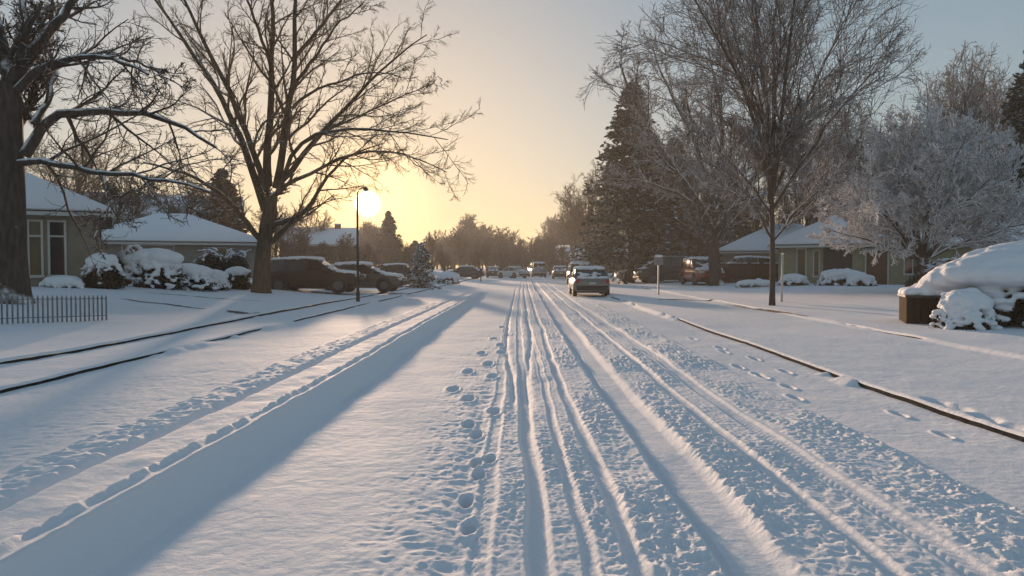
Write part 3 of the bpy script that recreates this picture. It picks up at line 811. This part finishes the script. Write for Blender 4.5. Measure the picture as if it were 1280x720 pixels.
laden_bush('dark_shrub', on(296, 31.0), .62, .6, .98, 'squat dark hedge block with a snow top just left of the big bare trunk', 66, 14, .05, .09, 5000, .08, .6, 'shrub')
laden_bush('dark_shrub', on(262, 38.5), 1.0, .8, 1.75, 'dark upright hedge against the garage wall, left of its pair', 67, 12, .05, .08, 6000, .09, .7, 'shrub', cap=False)
laden_bush('dark_shrub', on(294, 39.5), .9, .8, 1.75, 'dark upright hedge at the right end of the garage wall', 68, 12, .05, .08, 6000, .09, .7, 'shrub', cap=False)
laden_bush('snow_mound', on(80, 24.3), .8, .5, .38, 'low snow-covered bed under the windows of the first house', 69, 16, .04, .12, 600, .06, .1)
# right-hand garden
laden_bush('snowy_bush', on(1052, 40.0), 1.5, .9, .86, 'rounded snow-covered bush in front of the porch of the green house', 71, 30, .05, .15, 3000, .09, .1)
laden_bush('snowy_bush', on(1078, 38.5), .9, .6, .6, 'small snow-covered bush right of the rounded one by the porch', 72, 20, .05, .12, 1500, .09, .1)
laden_bush('snowy_bush', on(992, 41.5), .9, .7, .65, 'small snow-covered bush at the left corner of the green house', 73, 22, .05, .12, 1500, .09, .2)
laden_bush('snow_mound', on(945, 41.0), 1.25, .6, .42, 'flat snow-topped hedge in front of the brown fence', 74, 18, .05, .12, 1200, .07, .3)
laden_bush('snowy_bush', on(560, 58), 1.1, .8, 1.0, 'snow-covered bush beside the small fir on the left of the street', 75, 20, .07, .14, 900, .1, .15)
laden_bush('dark_shrub', on(1190, 36), 2.3, 1.2, 1.5, 'dark hedge behind the trunk of the snow-coated ornamental tree', 76, 22, .06, .1, 9000, .11, .5, 'shrub', cap=False)
laden_bush('dark_shrub', on(1262, 35), 2.3, 1.2, 1.6, 'dark hedge at the right edge behind the snow mound', 77, 22, .06, .1, 9000, .11, .5, 'shrub', cap=False)

# ------------------------------------------------------------------ houses
def house(name, label, corner, ang, w, dp, wh, rise, mw, feats, roof='hip', over=.5, chimney=None, snow=.16, group=None, trim='trim'):
    """corner: front-left bottom corner; ang: direction of the front wall; local x along front, y to the back"""
    e = empty(name, corner, ang, label, 'house', group)
    mb = MB(); mb.box((0, 0, -.6), (w, dp, wh - .002))
    if roof == 'gable':
        for x in (0.01, w - .01): pass
        mb.poly([(0, .002, wh), (w, .002, wh), (w, dp - .002, wh), (0, dp - .002, wh), (0, dp / 2, wh + rise), (w, dp / 2, wh + rise)], [(0, 3, 4), (1, 2, 5), (0, 1, 5, 4), (3, 2, 5, 4)])
    mb.build('wall', mw, e)
    def roofm(o, z, up):
        ins = (dp / 2 + o) if roof == 'hip' else 0
        ins = min(ins, (w / 2 + o) * .98)
        rz = z + rise + rise * o / (dp / 2)
        zz = z
        A = [(-o, -o, zz), (w + o, -o, zz), (w + o, dp + o, zz), (-o, dp + o, zz), (-o + ins, dp / 2, rz), (w + o - ins, dp / 2, rz)]
        return A
    def slab(o, z0, th):
        A = roofm(o, z0, 0); B = [(x, y, z + th) for x, y, z in A]
        fs = [(0, 1, 5, 4), (2, 3, 4, 5), (1, 2, 5), (3, 0, 4)]
        m = MB(); vs = A + B
        F2 = [tuple(reversed(f)) for f in fs] + [tuple(i + 6 for i in f) for f in fs]
        F2 += [(0, 1, 7, 6), (1, 2, 8, 7), (2, 3, 9, 8), (3, 0, 6, 9)]
        m.poly(vs, F2); return m
    drop = rise * over / (dp / 2)
    rf = slab(over, wh - drop * .0 - .02 - drop, .14).build('roof', 'shingle', e)
    s = slab(over + .03, wh - drop + .12, snow)
    bmesh.ops.bevel(s.bm, geom=s.bm.edges[:], offset=.06, segments=2, affect='EDGES')
    s.build('snow_layer', 'snow_soft', rf, True)
    # gutter / fascia
    g = MB(); o = over + .02; z = wh - drop - .04
    g.box((-o, -o - .05, z), (w + o, -o, z + .13)); g.box((-o - .05, -o - .05, z - .001), (-o, dp + o, z + .129)); g.box((w + o, -o - .05, z - .001), (w + o + .05, dp + o, z + .129))
    g.build('gutter', trim, e)
    if chimney:
        cx, cy, ch = chimney; c = MB().box((cx, cy, wh), (cx + .8, cy + .6, wh + ch)).build('chimney', 'brick_red', rf)
        MB().box((cx - .05, cy - .05, wh + ch), (cx + .85, cy + .65, wh + ch + .16), .05).build('chimney_cap', 'snow_soft', rf)
    for f in feats:
        k, x0, x1, z0, z1 = f[:5]
        if k == 'win':
            fr = MB(); t = .07
            fr.box((x0 - t, -.05, z0 - t), (x0, .01, z1 + t)).box((x1, -.05, z0 - t), (x1 + t, .01, z1 + t)).box((x0, -.05, z1), (x1, .01, z1 + t)).box((x0 - t - .03, -.10, z0 - t - .03), (x1 + t + .03, .01, z0))
            n = f[5] if len(f) > 5 else 1
            for q in range(1, n): x = x0 + (x1 - x0) * q / n; fr.box((x - .025, -.04, z0), (x + .025, .008, z1))
            if len(f) > 6: fr.box((x0, -.038, f[6] - .03), (x1, .006, f[6] + .03))
            wf = fr.build('window', trim, e)
            MB().box((x0, -.015, z0), (x1, .005, z1)).build('pane', 'glass_dark', wf)
        elif k == 'door':
            dd = MB().box((x0, -.05, z0), (x1, .01, z1)); dm = f[5] if len(f) > 5 else 'door_brown'
            D = dd.build('door', dm, e)
            MB().box((x0 - .08, -.07, z0), (x0, .01, z1 + .08)).box((x1, -.07, z0), (x1 + .08, .01, z1 + .08)).box((x0, -.07, z1), (x1, .01, z1 + .08)).build('door_frame', trim, e)
            m2 = MB()
            for q in range(2):
                for r2 in range(2 if x1 - x0 < 1.5 else 3):
                    a = x0 + .12 + q * (x1 - x0 - .12) / 2; bq = z0 + .15 + r2 * (z1 - z0 - .15) / (2 if x1 - x0 < 1.5 else 3)
                    m2.box((a, -.062, bq), (a + (x1 - x0) / 2 - .2, -.049, bq + (z1 - z0) / 3.2))
            m2.build('door_panel', dm, D); MB().ball((x1 - .12, -.09, z0 + 1.0), .035).build('handle', 'chrome', D)
        elif k == 'block':
            MB().box((x0, f[6], z0), (x1, .002, z1)).build(f[7], f[5], e)
        elif k == 'porch':
            MB().box((x0, -.004, z0), (x1, .01, z1)).build('porch_shade_panel', 'door_and_shade_dark', e)  # flat dark panel on the wall, its colour standing for shade inside a porch
    return e
def corner_for(px, d, z=None):
    p = on(px, d); return p
# first house, left edge
a1 = R(30)
cr = on(122, 26.0); cl = cr - np.array([math.cos(a1), math.sin(a1), 0]) * 10; cl[2] = .62
house('house', 'olive stucco bungalow with tall framed windows behind the picket fence at the left edge', cl, a1, 10, 9, 2.95, 2.3, 'stucco_olive',
      [('win', 8.55, 8.98, .58, 2.45, 1, 1.95), ('win', 7.55, 8.28, .58, 2.45, 2, 1.95), ('door', 6.1, 7.0, 0, 2.1, 'door_and_shade_dark'), ('win', 3.2, 4.6, .8, 2.3, 2, 1.6),
       ('block', 7.05, 7.4, -.2, 2.9, 'stucco_grey', -.12, 'pilaster')], chimney=(3, 5.2, 2.9))
# garage wing
a2 = R(24)
cl = on(96, 40.0); cl[2] = .6
house('house', 'low pale house with broad snowy roof, right of the olive bungalow', cl, a2, 9.6, 8, 2.4, 1.6, 'stucco_grey',
      [('door', 2.3, 4.9, 0, 2.1, 'stucco_grey'), ('win', 6.6, 7.8, .9, 2.0, 2)])
cl = on(62, 60.0); cl[2] = .6
house('house', 'two-storey grey house whose snowy roof shows above the low pale house', cl, R(24), 15, 8, 5.1, 2.3, 'stucco_grey',
      [('win', 3, 4.2, 3.2, 4.5, 2), ('win', 7, 8.2, 3.2, 4.5, 2), ('win', 11, 12.2, 3.2, 4.5, 2)], roof='gable')
cl = on(350, 88.0); cl[2] = .6
house('house', 'brown house with white-framed window behind the parked cars, left of the sun', cl, R(14), 9, 8, 3.7, 2.0, 'brown_wall',
      [('win', 3.9, 5.6, 1.3, 2.6, 2), ('win', 7.0, 8.0, 1.3, 2.6, 1), ('door', 1.6, 2.6, 0, 2.1)], roof='gable', chimney=(6.5, 3.6, 2.6))
# right-hand house
a5 = R(-25)
cl = on(973, 45.0); cl[2] = .34
house('house', 'pale green bungalow with snowy roof and red-brown door on the right of the street', cl, a5, 15.5, 9, 2.62, 2.3, 'siding_green',
      [('win', 1.1, 1.55, .5, 2.2), ('porch', 2.55, 4.15, 0, 2.5), ('door', 4.9, 6.0, 0, 2.15, 'door_brown'), ('win', 6.9, 8.1, .75, 2.15, 3, 1.8), ('win', 11, 12.6, .8, 2.15, 3), ('win', 2.05, 2.3, .6, 2.1)],
      over=.55, chimney=(9.5, 5.6, 2.6))
cl = on(903, 62.0); cl[2] = .3
house('house', 'farther low house whose snowy roof shows left of the pale green bungalow', cl, R(-20), 10, 8, 2.6, 2.1, 'stucco_grey',
      [('win', 2, 3.4, .9, 2.1, 2), ('win', 6, 7.2, .9, 2.1, 2)])
# far houses
for px, d, w, ang, lab in ((690, 120, 12, -6, 'distant snow-roofed house behind the parked street car'), (770, 88, 10, -14, 'snow-roofed house behind the tall spruce trunk')):
    cl = on(px, d); house('house', lab, cl, R(ang), w, 8, 2.6, 2.2, 'brown_wall', [('win', 1.5, 2.8, .9, 2.1, 2), ('win', w - 3, w - 1.7, .9, 2.1, 2), ('door', w / 2, w / 2 + .95, 0, 2.1)], roof='gable')

# ------------------------------------------------------------------ cars
def ring(y, w, z0, z1, top=None, n=5, ex=.32):
    """rounded section across the car at y"""
    top = w if top is None else top; out = []
    pr = [(-w * .86, z0), (-w, z0 + (z1 - z0) * .22), (-w * 1.0, z0 + (z1 - z0) * .6), (-w * .97 if top == w else -top, z1 - .06), (-top * .9, z1), (top * .9, z1), (w * .97 if top == w else top, z1 - .06), (w * 1.0, z0 + (z1 - z0) * .6), (w, z0 + (z1 - z0) * .22), (w * .86, z0)]
    return [(x, y, z) for x, z in pr]
def car(name, label, loc, rz, paint, kind='sedan', group=None, snow=.07, lit=False, cat='car'):
    e = empty(name, loc, rz, label, cat, group)
    if kind == 'sedan': L, W, bz, hz, rt = 4.6, .90, .92, .86, 1.42; cab = [(-1.75, .98), (-1.15, 1.36), (-.1, 1.42), (.35, 1.38), (1.15, .96)]; st = [(-2.3, .62, .38, .78), (-2.2, .84, .28, .90), (-1.6, .90, .24, .96), (0, .91, .22, .95), (1.2, .90, .24, .92), (1.95, .86, .26, .80), (2.22, .74, .30, .70), (2.3, .5, .36, .6)]
    elif kind == 'suv': L, W, bz, hz, rt = 4.7, .95, 1.1, 1.05, 1.74; cab = [(-2.15, 1.06), (-1.95, 1.64), (-.4, 1.74), (.35, 1.70), (1.10, 1.12)]; st = [(-2.35, .76, .42, .98), (-2.28, .92, .34, 1.05), (-1.4, .95, .30, 1.10), (0, .96, .28, 1.10), (1.1, .95, .30, 1.08), (1.95, .93, .32, 1.0), (2.25, .82, .36, .9), (2.35, .6, .42, .76)]
    else: L, W, bz, hz, rt = 5.2, .99, 1.25, 1.1, 2.0; cab = [(-2.5, 1.2), (-2.38, 1.9), (-1, 2.0), (1.0, 1.98), (1.85, 1.2)]; st = [(-2.6, .9, .42, 1.2), (-2.5, .98, .34, 1.22), (-1.2, .99, .32, 1.24), (0, .99, .32, 1.24), (1.6, .98, .32, 1.2), (2.3, .93, .34, 1.05), (2.55, .82, .4, .9), (2.6, .62, .46, .8)]
    b = MB().loft([ring(*s) for s in st]); bmesh.ops.bevel(b.bm, geom=[x for x in b.bm.edges if x.calc_face_angle(0) > .5], offset=.03, segments=2, affect='EDGES')
    body = b.build('body', paint, e, True)
    # greenhouse: glass with roof and pillars
    n = len(cab); W2 = W * .80
    g = MB(); lo = [];
    def cx(z): return W * .93 + (W2 - W * .93) * (z - bz) / (rt - bz)
    pts = [(y, z) for y, z in cab]
    m = 8
    left = [(-cx(z), y, z) for y, z in pts]; right = [(cx(z), y, z) for y, z in pts]
    botL = [(-W * .93, y, bz - .1) for y, z in pts]; botR = [(W * .93, y, bz - .1) for y, z in pts]
    vs = left + right + botL + botR; fs = []
    for i in range(n - 1):
        fs += [(i, i + 1, n + i + 1, n + i), (i, 2 * n + i, 2 * n + i + 1, i + 1), (n + i, n + i + 1, 3 * n + i + 1, 3 * n + i)]
    fs += [(0, n, 3 * n, 2 * n), (n - 1, 2 * n + n - 1, 3 * n + n - 1, 2 * n - 1)]
    g.poly(vs, fs); g.build('windows', 'car_glass', e)
    # roof skin
    r = MB(); top = [i for i in range(1, n - 1)]
    A = [(-cx(pts[i][1]) - .012, pts[i][0], pts[i][1] - .03) for i in top] ; B = [(-cx(pts[i][1]) + .05, pts[i][0], pts[i][1] + .025) for i in top]
    C = [(-x, y, z) for x, y, z in B]; D = [(-x, y, z) for x, y, z in A]; k = len(top)
    fs = []
    for i in range(k - 1):
        for s in range(3): fs.append((s * k + i, s * k + i + 1, (s + 1) * k + i + 1, (s + 1) * k + i))
        fs.append((i, i + 1, 3 * k + i + 1, 3 * k + i))
    fs += [(0, k, 2 * k, 3 * k), (k - 1, 2 * k - 1, 3 * k - 1, 4 * k - 1)]
    r.poly(A + B + C + D, fs); rf = r.build('roof', paint, e, True)
    def bar(a, b_, t=.035): MB().tube([a, b_], t, 6).build('pillar', paint, e, True)
    for s in (-1, 1):
        bar((s * W * .92, pts[0][0], pts[0][1] - .02), (s * cx(pts[1][1]), pts[1][0], pts[1][1]), .045)
        bar((s * W * .92, pts[-1][0], pts[-1][1] - .02), (s * cx(pts[-2][1]), pts[-2][0], pts[-2][1]), .035)
        mid = [(-.15)] if kind == 'sedan' else [-1.0, .0]
        for y in mid: bar((s * W * .93, y + .05, bz), (s * (cx(rt) + .005), y, rt - .05), .04)
    # wheels
    wr = .33 if kind == 'sedan' else .37
    for y in (-L * .29, L * .30):
        for s in (-1, 1):
            t = MB().cyl((s * (W - .20), y, wr), (s * (W + .015), y, wr), wr, n=24)
            bmesh.ops.bevel(t.bm, geom=[q for q in t.bm.edges if q.calc_face_angle(0) > 1], offset=.03, segments=2, affect='EDGES')
            w = bpy.data.objects.new('wheel', None); COL.objects.link(w); w.parent = e
            t.build('tyre', 'tyre', w, True)
            q = MB().cyl((s * (W - .02), y, wr), (s * (W + .022), y, wr), wr * .62, n=20); q.cyl((s * (W), y, wr), (s * (W + .035), y, wr), .05)
            q.build('rim', 'rim', w)
    wa = MB()
    for y in (-L * .29, L * .30):
        for s in (-1, 1): wa.cyl((s * (W - .10), y, wr + .03), (s * (W + .006), y, wr + .03), wr + .075, n=24)
    wa.box((-W * .8, -L * .44, .2), (W * .8, L * .44, .34)); wa.build('wheel_arches', 'rubber_trim', e)
    # lights, bumpers, mirrors
    fy, ry = L / 2, -L / 2; zl = .66 if kind == 'sedan' else .86
    for s in (-1, 1):
        MB().box((s * W * .52, fy - .22, zl - .07), (s * W * .86, fy - .05, zl + .07), .02).build('headlight', 'lamp_lit' if lit else 'lamp_clear', e)
        MB().box((s * W * .56, ry + .03, zl + .02), (s * W * .92, ry + .15, zl + .2), .02).build('taillight', 'lamp_red', e)
        MB().box((s * (W + .02), .72, bz + .0), (s * (W + .18), .86, bz + .13), .03).build('mirror', paint, e)
    MB().box((-W * .84, fy - .22, .34), (W * .84, fy + .03, .52), .04).build('front_bumper', 'rubber_trim', e)
    MB().box((-W * .86, ry - .03, .34), (W * .86, ry + .16, .56), .04).build('rear_bumper', 'rubber_trim', e)
    MB().box((-W * .4, fy - .12, zl - .14), (W * .4, fy - .02, zl + .04), .01).build('grille', 'rubber_trim', e)
    MB().box((-.17, ry - .045, .62), (.17, ry + .10, .73), .005).build('number_plate', 'plate', e)
    if snow:
        m = Lumps(); rr = random.Random(int(abs(loc[0]) * 10))
        for i in range(60):
            y = rr.uniform(pts[1][0] + .05, pts[-2][0] - .0); x = rr.uniform(-W2 + .12, W2 - .12)
            z = np.interp(y, [q[0] for q in pts], [q[1] for q in pts]); m.ball((x, y, z + snow * .25), (.2, .24, snow), 2)
        for i in range(46):
            y = rr.uniform(pts[-1][0] + .1, fy - .35); x = rr.uniform(-W + .22, W - .22); z = np.interp(y, [s[0] for s in st], [s[3] for s in st]); m.ball((x, y, z + .0), (.18, .2, snow * .9), 2)
        if kind == 'sedan':
            for i in range(26):
                y = rr.uniform(-2.05, pts[0][0] - .02); x = rr.uniform(-W + .22, W - .22); z = np.interp(y, [s[0] for s in st], [s[3] for s in st]); m.ball((x, y, z), (.18, .14, snow * .9), 2)
        for i in range(34):       # partly covered windscreen and rear glass
            q = rr.random(); a, b_ = (pts[-1], pts[-2]) if i % 2 else (pts[0], pts[1]); y = a[0] + (b_[0] - a[0]) * q * .6; z = a[1] + (b_[1] - a[1]) * q * .6; m.ball((rr.uniform(-W2 + .1, W2 - .1), y, z), (.14, .12, .04), 2)
        me = m.mesh(); remesh(me, .03, 'snow_cover', 'snow_soft', e, jitter=.006)
    return e
mat('paint_grey', (.17, .17, .165), .35, metal=.3, coat=.5, noise=.05); mat('paint_brown', (.03, .014, .010), .5, spec=.25, coat=.1, noise=.08)
mat('paint_black', (.02, .021, .024), .3, coat=.6, noise=.05); mat('paint_red', (.27, .055, .028), .35, coat=.5, noise=.08)
mat('paint_tan', (.10, .07, .055), .4, coat=.3, noise=.06); mat('paint_white', (.55, .55, .54), .35, coat=.5, noise=.04); mat('paint_silver', (.3, .31, .32), .3, metal=.5, coat=.5, noise=.04)
def car_at(px, d, rz, *a, z=None, **k):
    p = on(px, d); return car(k.pop('name', 'parked_car'), a[0], p if z is None else np.array([p[0], p[1], z]), rz, *a[1:], **k)
car_at(735.5, 37.5, 0, 'grey snow-topped saloon parked on the right of the roadway, rear towards the camera', 'paint_grey', 'sedan', snow=.10)
car_at(724, 60, 0, 'snow-covered estate car farther up the street, just left of the grey saloon', 'paint_silver', 'suv', snow=.16)
car_at(392, 34.0, R(-90), 'dark brown estate car with a snowy roof beside the big bare tree', 'paint_brown', 'suv', snow=.13).scale = (1, 1, .90)
car_at(452, 37.5, R(-92), 'tan brown car with snowy bonnet behind the lamp post', 'paint_tan', 'sedan', snow=.13)
car_at(501, 50, R(-90), 'small dark car by the snowy fir on the left', 'paint_black', 'sedan', snow=.10)
car_at(877, 49, R(183), 'rust-red snow-topped car facing the camera beside the leaning tree', 'paint_red', 'suv', snow=.14)
car_at(836, 56, R(97), 'black van standing in the driveway behind the small street sign', 'paint_black', 'van', snow=.05, name='parked_van', cat='van')
car_at(803, 62, R(94), 'grey car left of the black van, partly behind the spruce trunk', 'paint_grey', 'sedan', snow=.09)
car_at(927, 55, R(90), 'car with a thick snowy roof showing over the brown fence', 'paint_silver', 'suv', snow=.12)
car_at(641, 92, R(40), 'white car half turned across the far end of the street', 'paint_white', 'sedan', snow=.10)
car_at(671, 100, R(8), 'snow-topped van at the far end of the street', 'paint_silver', 'van', snow=.12, name='parked_van', cat='van')
car_at(580, 84, R(85), 'low snow-covered car far down on the left', 'paint_black', 'sedan', snow=.12)
car_at(617, 98, R(0), 'tiny dark car near the vanishing point left of the white car', 'paint_black', 'sedan', snow=.08)
car_at(700, 86, R(0), 'distant grey car just left of the parked street cars', 'paint_grey', 'sedan', snow=.1)

# ------------------------------------------------------------------ fences, posts and the lamp
p = ground_at(133, 401); q = ground_at(-25, 407)
e = empty('picket_fence', p, 0, 'low dark metal picket fence in the snow of the left lawn', 'fence')
d = q - p; n = 27
mb = MB(); z0 = 0
for zz in (.12, .50): mb.tube([(0, 0, zz), (float(d[0]), float(d[1]), zz + float(gz(q[0], q[1]) - p[2]))], .010, 6)
mb.build('rail', 'picket', e)
for k in range(n):
    t = k / (n - 1); x, y = p[0] + d[0] * t, p[1] + d[1] * t; z = gz(x, y) - p[2]
    m = MB(); X, Y = float(d[0] * t), float(d[1] * t)
    m.box((X - .016, Y - .008, z - .15), (X + .016, Y + .008, z + .54)); m.cyl((X, Y, z + .54), (X, Y, z + .59), .016, .002, 6); m.build('picket', 'picket', e)

p = on(899, 50.5); e = empty('board_fence', p, R(-12), 'dark brown board fence between the leaning tree and the pale green bungalow', 'fence')
mb = MB(); x = 0
while x < 4.9: mb.box((x, random.uniform(-.006, .006), -.2), (x + .135, .03, 1.38 + random.uniform(-.015, .015))); x += .145
mb.build('boards', 'wood_fence', e)
for x in (0, 2.45, 4.9): MB().box((x - .06, .035, -.2), (x + .06, .15, 1.5)).build('post', 'wood_fence', e)
mb = Lumps()
for i in range(50): mb.ball((random.uniform(.05, 4.85), .015, 1.405), (.12, .04, .035), 2)
me = mb.mesh(); remesh(me, .02, 'snow_cap', 'snow_soft', e, jitter=.004)

p = ground_at(447.5, 377.5)
H = (377.5 - 246) / F * p[1]
e = empty('street_lamp', p, 0, 'slender dark street lamp post standing in front of the sun', 'street lamp')
MB().cyl((0, 0, -.1), (0, 0, .35), .085, .07, 16).cyl((0, 0, .35), (0, 0, .42), .095, .06, 16).build('base', 'metal_dark', e, False)
MB().tube([(0, 0, .4), (0, 0, H * .5), (0, 0, H)], [.055, .048, .04], 12).build('pole', 'metal_dark', e, True)
MB().tube([(0, 0, H - .02), (.02, 0, H + .18), (.10, 0, H + .32), (.24, 0, H + .36), (.34, 0, H + .33)], [.03, .028, .025, .025, .022], 8).build('arm', 'metal_dark', e, True)
hd = MB().loft([[(.34 + a * math.cos(t), a * .8 * math.sin(t), H + z) for t in [k * math.pi / 8 for k in range(16)]] for a, z in ((.03, .38), (.09, .34), (.12, .29), (.115, .275))]).build('lamp_head', 'metal_dark', e, True)
MB().ball((.34, 0, H + .27), (.09, .075, .06), 3).build('lens', 'lamp_glass', hd, True)

p = ground_at(823, 369); H = (369 - 321) / F * p[1]
e = empty('street_sign', p, R(8), 'thin grey post with a small snow-capped sign on the right verge', 'sign')
MB().box((-.035, -.035, -.2), (.035, .035, H)).build('post', 'metal_grey', e)
MB().box((-.22, -.05, H - .42), (.22, -.036, H), .004).build('sign_plate', 'metal_grey', e)
MB().ball((0, -.02, H + .03), (.22, .09, .07), 3).build('snow_cap', 'snow_soft', e, True)
# white marker stake beside the slender tree
p = ground_at(977, 377); H = (377 - 318) / F * p[1]
e = empty('tree_stake', p, 0, 'pale wooden stake standing right beside the slender vase-shaped tree', 'stake')
MB().cyl((0, 0, -.2), (.02, 0, H), .045, .04, 10).build('stake', 'trim', e, True)
MB().ball((.02, 0, H + .01), (.06, .06, .04), 2).build('snow_cap', 'snow_soft', e, True)

# small mailbox by the left kerb, wheelie bin etc. far away
def mailbox(px, d, label):
    p = on(px, d); e = empty('mailbox', p, 0, label, 'mailbox')
    MB().box((-.05, -.05, -.2), (.05, .05, 1.05)).build('post', 'wood_fence', e)
    b = MB(); b.loft([[(x, y, z) for x, z in ((-.1, 1.05), (-.1, 1.2), (-.07, 1.27), (0, 1.3), (.07, 1.27), (.1, 1.2), (.1, 1.05))] for y in (-.25, .25)]).build('box', 'metal_dark', e)
    MB().ball((0, 0, 1.31), (.11, .25, .06), 3).build('snow_cap', 'snow_soft', e, True)
mailbox(601, 70, 'small dark mailbox on a post far down the left kerb')

# dark bare edges of driveways and a thawed patch on the verge
def strip(name, pts, w, m='asphalt', lift=.012):
    P = np.array([ground_at(x, y) for x, y in pts]); P = resample(P, 60); T = unit(np.gradient(P, axis=0)); S = np.stack([-T[:, 1], T[:, 0], 0 * T[:, 0]], -1)
    ww = w * (.35 + .9 * np.clip(.5 + 1.3 * vnoise(np.arange(60) * .31, np.full(60, w * 7)), 0, 1)) * np.sin(np.linspace(.05, 3.09, 60)) ** .4
    A, B = P + S * ww[:, None] / 2, P - S * ww[:, None] / 2
    for Q in (A, B): Q[:, 2] = [float(l_lawn(np.array([[x]]), np.array([[y]]))[0, 0] if x < SL else (r_lawn(np.array([[x]]), np.array([[y]]))[0, 0] if x > SR else (pave_r(np.array([[x]]), np.array([[y]]))[0, 0] if x > 0 else pave_l(np.array([[x]]), np.array([[y]]))[0, 0]))) + lift for x, y in Q[:, :2]]
    V = np.concatenate([A, B]); i = np.arange(59); Fq = np.stack([i, i + 1, i + 61, i + 60], -1)
    o = link(name, mesh_np(name, V, Fq), m, None); tag(o, kind='structure')
strip('driveway_edge', [(150, 374), (205, 380), (258, 387)], .22)
strip('driveway_edge', [(285, 389), (305, 392), (325, 396)], .35)
strip('driveway_edge', [(180, 366), (260, 372), (330, 377)], .12)
strip('bare_verge_patch', [(822, 375.5), (850, 375.5), (892, 376)], .55)
strip('driveway_edge', [(905, 381), (960, 390), (1010, 397)], .10)

# ------------------------------------------------------------------ haze, sky, sun
SUN_EL = math.atan((333 - 255) / F * math.cos(.21)); SUN_AZ = -math.atan((655 - 459) / F)    # azimuth from +Y, + to the right
LAMP_EL = R(5.9); LAMP_AZ = R(-14.5)
sd = Vector((math.sin(SUN_AZ) * math.cos(SUN_EL), math.cos(SUN_AZ) * math.cos(SUN_EL), math.sin(SUN_EL)))
HAZE = dict(density=.0010, g=.30)
hz = MB().box((-455, -20, -1.5), (455, 702, 27)).build('haze', None, None)
tag(hz, kind='stuff')
hm = bpy.data.materials.new('haze'); hm.use_nodes = True; nt = hm.node_tree; nt.nodes.clear()
out = nt.nodes.new('ShaderNodeOutputMaterial'); pv = nt.nodes.new('ShaderNodeVolumePrincipled')
pv.inputs['Color'].default_value = (.93, .92, .90, 1); pv.inputs['Density'].default_value = HAZE['density']; pv.inputs['Anisotropy'].default_value = HAZE['g']
nt.links.new(pv.outputs[0], out.inputs['Volume']); hz.data.materials.append(hm)

sl = bpy.data.lights.new('sun', 'SUN'); so = bpy.data.objects.new('sun', sl); COL.objects.link(so)
sl.energy = 2.0; sl.angle = R(2.2); sl.color = (1.0, .68, .45)
sl_d = Vector((math.sin(LAMP_AZ) * math.cos(LAMP_EL), math.cos(LAMP_AZ) * math.cos(LAMP_EL), math.sin(LAMP_EL)))
so.rotation_euler = (-sl_d).to_track_quat('-Z', 'Y').to_euler(); so.location = (0, 0, 40)

w = bpy.data.worlds.new('World'); SC.world = w; w.use_nodes = True
n = w.node_tree.nodes; l = w.node_tree.links; bg = n['Background']
sk = n.new('ShaderNodeTexSky'); sk.sky_type = 'NISHITA'; sk.sun_disc = False; sk.sun_elevation = LAMP_EL; sk.sun_rotation = SUN_AZ % (2 * math.pi)
sk.air_density = 1.0; sk.dust_density = .4; sk.ozone_density = 2.0; sk.altitude = 100
gm = n.new('ShaderNodeGamma'); gm.inputs[1].default_value = .33; l.new(sk.outputs[0], gm.inputs[0])
hs = n.new('ShaderNodeHueSaturation'); hs.inputs['Saturation'].default_value = 1.75; l.new(gm.outputs[0], hs.inputs['Color'])
# the disc of the low sun itself
tcw = n.new('ShaderNodeTexCoord'); dt = n.new('ShaderNodeVectorMath'); dt.operation = 'DOT_PRODUCT'
nrm = n.new('ShaderNodeVectorMath'); nrm.operation = 'NORMALIZE'; l.new(tcw.outputs['Generated'], nrm.inputs[0])
l.new(nrm.outputs[0], dt.inputs[0]); dt.inputs[1].default_value = tuple(sd)
ac = n.new('ShaderNodeMath'); ac.operation = 'ARCCOSINE'; ac.use_clamp = False; l.new(dt.outputs['Value'], ac.inputs[0])
def halo(r0, r1, col, k, prev):
    m = n.new('ShaderNodeMapRange'); m.interpolation_type = 'SMOOTHSTEP'; l.new(ac.outputs[0], m.inputs['Value'])
    m.inputs['From Min'].default_value = R(r0); m.inputs['From Max'].default_value = R(r1); m.inputs['To Min'].default_value = k; m.inputs['To Max'].default_value = 0
    c = n.new('ShaderNodeVectorMath'); c.operation = 'SCALE'; c.inputs[0].default_value = col; l.new(m.outputs[0], c.inputs['Scale'])
    a = n.new('ShaderNodeVectorMath'); a.operation = 'ADD'; l.new(prev, a.inputs[0]); l.new(c.outputs[0], a.inputs[1]); return a.outputs[0]
o1 = halo(.35, 1.1, (1, .90, .66), 60, hs.outputs[0])
o1 = halo(.7, 6.5, (1, .55, .15), 3.0, o1)
o1 = halo(1, 30, (1, .52, .10), 1.1, o1)
l.new(o1, bg.inputs['Color']); bg.inputs['Strength'].default_value = .074

SC.view_settings.view_transform = 'Standard'; SC.view_settings.look = 'None'; SC.view_settings.gamma = 1; SC.view_settings.exposure = 2.02
SC.cycles.use_denoising = True
try: SC.cycles.denoiser = 'OPENIMAGEDENOISE'
except Exception: pass
SC.cycles.max_bounces = 5; SC.cycles.diffuse_bounces = 3; SC.cycles.volume_bounces = 0; SC.cycles.transparent_max_bounces = 6
SC.cycles.volume_max_steps = 64
